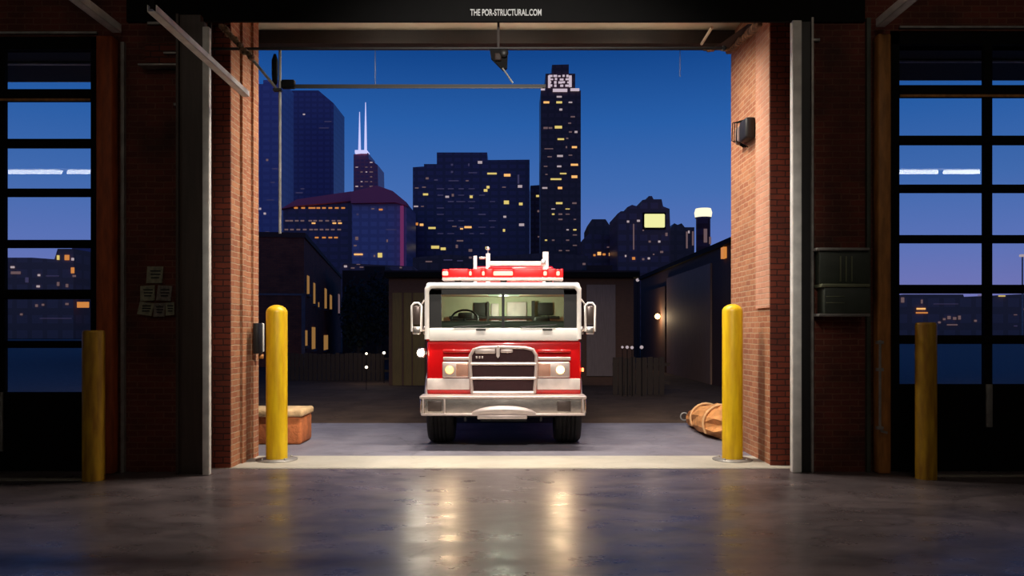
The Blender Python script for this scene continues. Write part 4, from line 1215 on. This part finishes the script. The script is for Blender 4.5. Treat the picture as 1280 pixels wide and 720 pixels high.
obj('roof', MB().prism([(X(440, 409), Z(241, 409)), (X(472, 409), Z(233, 409)), (X(492, 409), Z(240, 409)), (X(509, 409), Z(254, 409)), (X(509, 409), Z(258, 409)), (X(495, 409), Z(254, 409)), (X(440, 409), Z(255, 409))], 406, 414), 'roof_rose', t, label='rose lit sloping roof edge')
obj('neon_corner', MB().box(X(501, 409), X(505, 409), 406.5, 408, Z(335, 409), Z(258, 409)), 'neon_rose', t, label='rose neon strip on the corner')
tower('wide_tower', [(516, 209), (530, 208), (530, 205), (546, 205), (546, 190.5), (609, 190.5), (609, 200), (662, 199.5)], 480, 50, 'skin_dark', 'wide dark tower block with stepped roof and scattered lit windows above the fire engine',
      wins=[(521, 235, 5, 1.6, 'win_dim'), (530, 234, 5, 1.6, 'win_dim'), (532, 243, 7, 3, 'win_yellow'), (534, 223, 4, 3, 'win_dim'), (520, 258, 6, 2, 'win_white'), (528, 258, 4, 1.4, 'win_dim'), (520, 280, 6, 4, 'win_orange'), (527, 281, 5, 3.5, 'win_warm'), (518, 288, 3, 4, 'win_dim'), (540, 285, 10, 3, 'win_yellow'),
            (544, 309, 11, 4.5, 'win_yellow'), (554, 311, 7, 4, 'win_yellow'), (559, 246, 5, 3, 'win_white'), (589, 246, 4, 4, 'win_yellow'), (585, 284, 10, 3, 'win_warm'), (577, 286, 4, 2, 'win_warm'), (575, 301, 9, 2, 'win_dim'), (571, 308, 3, 5, 'win_dim'), (600, 203, 6, 4, 'win_white'), (615, 217, 13, 2.5, 'win_yellow'), (634, 219, 9, 4, 'win_warm'),
            (607, 238, 5, 4, 'win_yellow'), (610, 234, 4, 4, 'win_yellow'), (630, 234, 5, 1.5, 'win_dim'), (650, 233, 6, 4, 'win_white'), (633, 253, 7, 5.5, 'win_yellow'), (651, 255, 5, 4, 'win_yellow'), (631, 271, 4, 3, 'win_white'), (652, 281, 7, 4, 'win_white'), (630, 288, 3, 4, 'win_yellow'), (609, 310, 5, 4, 'win_yellow'), (588, 313, 5, 4, 'win_dim'), (567, 226, 14, 1.3, 'win_faint'), (584, 226, 4, 1.5, 'win_dim'),
            (591, 216, 12, 1.2, 'win_faint'), (565, 215, 3, 3, 'win_faint'), (565, 206, 3, 3, 'win_faint'), (586, 206, 2, 4, 'win_faint'), (566, 244, 3, 4, 'win_dim'), (648, 224, 2.5, 14, 'win_faint'), (545, 225, 5, 2, 'win_faint'), (575, 252, 10, 1.3, 'win_faint'), (568, 283, 6, 1.5, 'win_dim')]
      + sprinkle(544, 622, 232, 300, 26, 11, ['win_faint'], 13, 8, (6, 11), (1, 1.6)))
tower('narrow_block', [(663, 232), (678, 231)], 540, 30, 'skin_brown', 'narrow dark block between the wide tower and the tallest tower', wins=[(672, 245, 4, 3, 'win_yellow'), (677, 246, 3, 3, 'win_warm'), (673, 264, 3, 3, 'win_dim'), (674, 296, 4, 2, 'win_dim')])
gt = tower('tallest_tower', [(676, 113), (682, 113), (682, 92), (690, 92), (690, 81), (711, 80.5), (711, 92), (719, 92), (719, 113), (726, 113)], 455, 26, 'skin_black', 'tallest slim dark tower with a glowing white crown and many lit windows', wins=
      [(683, 128, 8, 3, 'win_warm'), (699, 121, 7, 2.5, 'win_white'), (699, 128, 8, 3, 'win_yellow'), (713, 128, 5, 2, 'win_white'), (701, 137, 4, 3, 'win_white'), (716, 146, 6, 2, 'win_dim'), (682, 160, 6, 3, 'win_dim'), (688, 160, 5, 2.5, 'win_dim'), (698, 159, 10, 4, 'win_yellow'), (712, 154, 4, 2, 'win_dim'), (713, 165, 4, 2, 'win_dim'), (720, 165, 4, 3, 'win_white'),
       (701, 174, 9, 2.5, 'win_yellow'), (709, 173, 3, 2, 'win_dim'), (718, 184, 7, 3, 'win_warm'), (708, 184, 2, 3, 'win_dim'), (686, 186, 12, 1.3, 'win_dim'), (700, 195, 8, 3, 'win_white'), (713, 194, 5, 1.5, 'win_dim'), (687, 196, 6, 1.5, 'win_dim'), (718, 206, 10, 3, 'win_warm'), (699, 208, 6, 2.5, 'win_white'), (682, 208, 5, 1.5, 'win_dim'), (704, 217, 9, 2, 'win_yellow'), (683, 218, 3, 1.5, 'win_dim'),
       (695, 224, 15, 2.5, 'win_yellow'), (718, 221, 8, 4, 'win_warm'), (681, 235, 7, 2.5, 'win_white'), (700, 235, 6, 3.5, 'win_warm'), (699, 254, 9, 3, 'win_yellow'), (718, 254, 6, 2.5, 'win_dim')]
      + sprinkle(678, 725, 258, 318, 16, 9, ['win_dim', 'win_yellow', 'win_dim', 'win_white'], 9, 6.5, (3, 6), (1.3, 2.6)))
rr_ = random.Random(21)
crown = [(713, 724, 111, 114), (676, 681, 111, 113), (691, 709, 111.5, 115), (685, 688, 95, 110), (711, 714.5, 95, 109)]
for row, n_ in ((95.5, 5), (99.5, 4), (103.5, 5), (107.5, 4)):
    for k in range(n_):
        a = 686 + k * (27 / n_) + rr_.uniform(0, 1.5)
        crown.append((a, a + rr_.uniform(2.5, 5), row - rr_.uniform(.6, 1.5), row + rr_.uniform(.4, 1.3)))
for (a, bb, y0, y1) in crown:
    obj('crown_light', MB().box(X(a, 455), X(bb, 455), 454, 454.9, Z(y1, 455), Z(y0, 455)), 'crown_lit', gt)
tower('small_tower', [(736, 283), (740, 274), (757, 274), (763, 283), (763, 294)], 380, 25, 'skin_black', 'small dark tower with cut corners right of the tallest tower', wins=[(752, 301, 6, 3, 'win_white')])
tower('low_office_row', [(728, 300), (736, 292), (772, 296), (772, 300)], 330, 25, 'skin_brown', 'low dark office row with a line of orange windows above the mirror of the engine',
      wins=[(743, 319, 3, 3, 'win_orange'), (749, 317, 5, 5, 'win_warm'), (755, 318, 4, 3, 'win_orange'), (763, 318, 4, 5, 'win_warm'), (770, 319, 3, 4, 'win_orange'), (760, 309, 3, 1.5, 'win_dim'), (730, 327, 4, 3, 'win_white'), (768, 332, 9, 2, 'win_dim')])
bt = tower('billboard_building', [(772, 267), (776, 264), (783, 264), (784, 259), (790, 256), (797, 258), (802, 257), (803, 250), (808, 249), (811, 245), (815, 245), (817, 249), (827, 249), (829, 258), (837, 261), (838, 290)], 300, 25, 'skin_brown',
      'dark stepped building carrying a blank glowing yellow billboard', wins=[(785, 277, 3, 3, 'win_white'), (798, 276, 4, 3, 'win_white'), (792, 296, 1.6, 40, 'win_dim'), (804, 288, 2, 2, 'win_dim'), (812, 302, 3, 3, 'win_dim'), (824, 302, 3, 3, 'win_white'), (827, 315, 4, 3, 'win_dim'), (811, 323, 3, 3, 'win_white'), (804, 324, 3, 3, 'win_dim'), (792, 323, 4, 4, 'win_orange'), (782, 320, 2, 3, 'win_white'), (833, 293, 3, 5, 'win_dim'), (817, 318, 2, 2, 'win_dim')])
sg = obj('billboard_panel', MB().bbox(X(806, 298), X(831.5, 298), 298.4, 299.2, Z(284, 298), Z(267, 298), .6), 'sign_lit', bt, label='blank glowing yellow billboard')
obj('billboard_frame', MB().box(X(804.5, 298), X(833, 298), 299.2, 300.2, Z(286, 298), Z(265, 298)), 'black_steel', sg)
tower('plain_block', [(838, 285), (843, 279), (847, 281), (852, 279), (856, 284), (868, 284), (868, 300)], 335, 25, 'skin_black', 'plain dark block between the billboard building and the dome tower', wins=[(858.5, 300, 2.2, 26, 'win_dim'), (866, 298, 2.2, 22, 'win_dim'), (861, 290, 2, 4, 'win_white')])  # tall strips: lit chimneys, drawn as glowing windows
dt = thing('dome_tower', (X(879, 280), 284, 0), 'round tower topped by a glowing white drum, close to the right brick return', 'tower', 'skyline buildings')
cx = X(879, 284)
obj('shaft', MB().lathe([(2.5, 0), (2.5, Z(274, 284)), (2.9, Z(272, 284)), (.01, Z(272, 284))], (cx, 284, 0), n=28), 'skin_brown', dt)
obj('glowing_drum', MB().lathe([(.01, Z(272, 284)), (2.9, Z(271, 284)), (3.1, Z(266, 284)), (2.7, Z(261, 284)), (.01, Z(260, 284))], (cx, 284, 0), n=28), 'dome_white', dt, label='glowing white drum')
obj('lit_window', MB().box(X(880, 281), X(884, 281), 281, 281.4, Z(303, 281), Z(286, 281)), 'win_dim', dt)
obj('lit_window', MB().box(X(886.5, 282), X(889, 282), 282, 282.4, Z(305, 282), Z(296, 282)), 'win_dim', dt)
tower('street_row', [(424, 336), (430, 329), (516, 333), (520, 338)], 250, 20, 'skin_brown', 'low dark street row beneath the blue glass office block', wins=[(432, 344 - 11, 4, 3, 'win_white'), (441, 335, 5, 1.6, 'win_dim'), (452, 334, 5, 1.6, 'win_dim'), (461, 335, 4, 2, 'win_white'), (501, 334.5, 3, 2, 'win_dim'), (448, 330.5, 5, 1, 'win_dim')])
tower('mid_row', [(516, 322), (560, 318), (600, 322), (680, 316), (735, 320)], 285, 20, 'skin_black', 'low black row of roofs right behind the light bar of the engine', wins=[(536, 327, 9, 1.8, 'win_dim'), (560, 325, 12, 1.6, 'win_faint'), (575, 326, 8, 1.6, 'win_faint'), (588, 322, 4, 3, 'win_dim'), (730, 330, 4, 3, 'win_dim')])
# seen through the glazed doors
tower('left_city_block', [(-160, 330), (-40, 330), (-40, 322), (40, 322), (68, 324), (72, 311), (92, 311)], 210, 25, 'skin_city', 'dark city block with a few lit windows seen through the left glazed door',
      wins=[(16, 334, 5, 3, 'win_white'), (20, 341, 13, 4, 'win_dim'), (49, 344, 3, 3, 'win_white'), (73, 322, 3, 7, 'win_yellow'), (84, 322, 6, 8, 'win_orange'), (91, 324, 3, 4, 'win_white'), (91, 338, 4, 9, 'win_orange'), (93, 345, 4, 3, 'win_dim'), (34, 350, 4, 8, 'win_faint'), (73, 355, 3, 6, 'win_dim'), (84, 357, 3, 5, 'win_dim'), (48, 358, 4, 3, 'win_white'), (66, 345, 18, 1, 'win_faint'),
            (104, 381, 16, 9, 'win_orange'), (46, 382, 3, 4, 'win_dim'), (54, 381, 3, 3, 'win_dim'), (84, 380, 4, 3, 'win_dim'), (27, 393, 3, 3, 'win_dim'), (70, 398, 44, .9, 'win_faint')] + sprinkle(-60, 0, 330, 380, 14, 31, ['win_dim', 'win_orange', 'win_white'], 9, 8))
tower('left_plain_block', [(90, 309), (135, 309)], 250, 20, 'skin_navy', 'plain blue block at the edge of the left glazed door', wins=[(100, 340, 3, 2, 'win_faint')])
tower('right_city_block', [(1080, 374), (1129, 368), (1204, 368), (1205, 371), (1290, 367), (1420, 372)], 200, 25, 'skin_city', 'low dark city block seen through the right glazed door',
      wins=[(1128, 375, 4, 8, 'win_dim'), (1151, 386, 12, 2.5, 'win_warm'), (1152, 391, 16, 2, 'win_orange'), (1174, 403, 3, 3, 'win_dim'), (1180, 399, 3, 3, 'win_dim'), (1186, 397, 4, 5, 'win_dim'), (1193, 398, 4, 4, 'win_dim'), (1199, 397, 3, 6, 'win_dim'), (1190, 406, 14, 1.6, 'win_dim'), (1219, 401, 3, 3, 'win_dim'), (1252, 370, 9, 1.6, 'win_yellow'), (1226, 369, 8, 1.2, 'win_dim'), (1152, 377, 2, 6, 'win_dim'), (1182, 380, 34, .8, 'win_faint')]
      + sprinkle(1215, 1400, 376, 412, 16, 41, ['win_dim', 'win_faint', 'win_white'], 12, 7))
for (px, y0, y1, d, lab) in ((1278, 318, 372, 90, 'pale street mast at the right edge behind the right glazed door'),):
    t = thing('street_mast', (X(px, d), d, 0), lab, 'mast')
    obj('pole', MB().tube([(X(px, d), d, 0), P(px, y0, d)], .08, 8), 'galvanised', t)
    obj('lamp_head', MB().bbox(X(px - 3, d), X(px + 3, d), d - .2, d + .2, Z(y0 + 3, d), Z(y0, d), .05), 'win_white', t)

# ================================================================ LIGHT
w_ = bpy.data.worlds.new('dusk'); scene.world = w_; w_.use_nodes = True
nt = w_.node_tree; nt.nodes.clear()
out = N(nt, 'ShaderNodeOutputWorld'); bg = N(nt, 'ShaderNodeBackground')
tc = N(nt, 'ShaderNodeTexCoord'); sp = N(nt, 'ShaderNodeSeparateXYZ'); rp = N(nt, 'ShaderNodeValToRGB')
nt.links.new(tc.outputs['Generated'], sp.inputs[0]); nt.links.new(sp.outputs['Z'], rp.inputs[0])
stops = [(0.0, (120, 116, 178)), (.05, (112, 118, 184)), (.10, (92, 116, 186)), (.17, (66, 108, 178)), (.25, (40, 94, 168)), (.33, (17, 68, 138)), (.6, (12, 46, 104)), (1, (8, 30, 78))]
cr_ = rp.color_ramp
while len(cr_.elements) < len(stops): cr_.elements.new(.5)
for e, (p, c) in zip(cr_.elements, stops):
    e.position = p; e.color = lin(c)
nt.links.new(rp.outputs[0], bg.inputs['Color']); bg.inputs['Strength'].default_value = 1.0
nt.links.new(bg.outputs[0], out.inputs[0])


def area(name, loc, rot, sx, sy, power, col, spread=180):
    l = bpy.data.lights.new(name, 'AREA'); l.shape = 'RECTANGLE'; l.size = sx; l.size_y = sy; l.energy = power; l.color = col; l.spread = math.radians(spread)
    o = bpy.data.objects.new(name, l); o.location = loc; o.rotation_euler = rot; COL.objects.link(o)
    return o


WARM = (1.0, .90, .78)
# strip lights under the soffit, shining down on the apron and out to the yard
for k, cx in enumerate((-1.7, 0, 1.7)):
    t = thing('soffit_light', (cx, 10.9, 6.28), ('left', 'middle', 'right')[k] + ' strip light under the cream soffit above the doorway', 'ceiling light', 'soffit lights')
    obj('tube', MB().tube([(cx - .5, 11.1, 6.12), (cx + .5, 11.1, 6.12)], .028, 10), 'soffit_lamp_lit', t)
    for xx in (cx - .5, cx + .5):
        obj('end_cap', MB().bbox(xx - .03, xx + .03, 11.05, 11.15, 6.06, 6.28, .01), 'fixture_white', t)
    area('soffit_light_source', (cx, 11.1, 6.07), (math.radians(14), 0, 0), 1.0, .12, 150, WARM, 150)
# one warm work lamp inside, aimed at the doorway
def spot(name, loc, target, power, col, ang, blend=.6, size=.15):
    l = bpy.data.lights.new(name, 'SPOT'); l.energy = power; l.color = col; l.spot_size = math.radians(ang); l.spot_blend = blend; l.shadow_soft_size = size
    o = bpy.data.objects.new(name, l); o.location = loc
    o.rotation_euler = (Vector(target) - Vector(loc)).to_track_quat('-Z', 'Y').to_euler(); COL.objects.link(o)
    return o
spot('bay_work_lamp', (0, 3.0, 6.6), (0, 12.0, 2.1), 2400, (1, .94, .86), 56, .7, .3)
for sx in (-1, 1):
    area('bay_fill', (sx * 4.5, 5.2, 6.7), (math.radians(32), 0, 0), 1.2, .3, (8 if sx < 0 else 16), (1, .84, .68), 170)  # unseen fill lights added to lift the dim bay interior
area('rear_bay_fill', (0, -2, 6.7), (math.radians(30), 0, 0), 2, .3, 22, (1, .9, .8), 170)  # another unseen fill, added behind the camera
# headlamps and the cab's dome lamp
l = bpy.data.lights.new('cab_dome_source', 'POINT'); l.energy = 30; l.color = (1, 1.0, .86); l.shadow_soft_size = .08
o = bpy.data.objects.new('cab_dome_source', l); o.location = (TX, TY + .9, zt - .14); COL.objects.link(o)
spot('floodlight_source', (TX + lx(526), TY - .12, lz(441)), (-1.2, 4, 0), 25, (1, .88, .68), 110, .8, .04)
spot('left_lamp_source', (TX + lx(562), TY - .12, lz(462)), (-.8, 5, 0), 25, (1, .72, .42), 110, .8, .05)
pl = bpy.data.lights.new('yard_lamp_source', 'POINT'); pl.energy = 60; pl.color = (1, .72, .42); pl.shadow_soft_size = .12
plo = bpy.data.objects.new('yard_lamp_source', pl); plo.location = (6.15, dw(827) - .2, 2.35); COL.objects.link(plo)
pl = bpy.data.lights.new('post_lamp_source', 'POINT'); pl.energy = 14; pl.color = (1, .82, .6); pl.shadow_soft_size = .12
plo = bpy.data.objects.new('post_lamp_source', pl); plo.location = (X(470, 26.6), 26.5, Z(441, 26.5) + .2); COL.objects.link(plo)
spot('right_lamp_source', (TX + lx(700), TY - .12, lz(462)), (.8, 5, 0), 35, (1, .72, .42), 110, .8, .05)

# ================================================================ CAMERA
cd = bpy.data.cameras.new('camera'); cd.sensor_width = 36; cd.lens = F / 1280 * 36; cd.shift_y = (HOR - 360) / 1280; cd.clip_end = 4000
co = bpy.data.objects.new('camera', cd); co.location = (0, 0, CAM_Z); co.rotation_euler = (math.pi / 2, 0, 0); COL.objects.link(co)
scene.camera = co
scene.view_settings.view_transform = 'Standard'
scene.view_settings.look = 'None'
scene.view_settings.exposure = 0
scene.view_settings.gamma = 1
scene.view_settings.use_curve_mapping = False
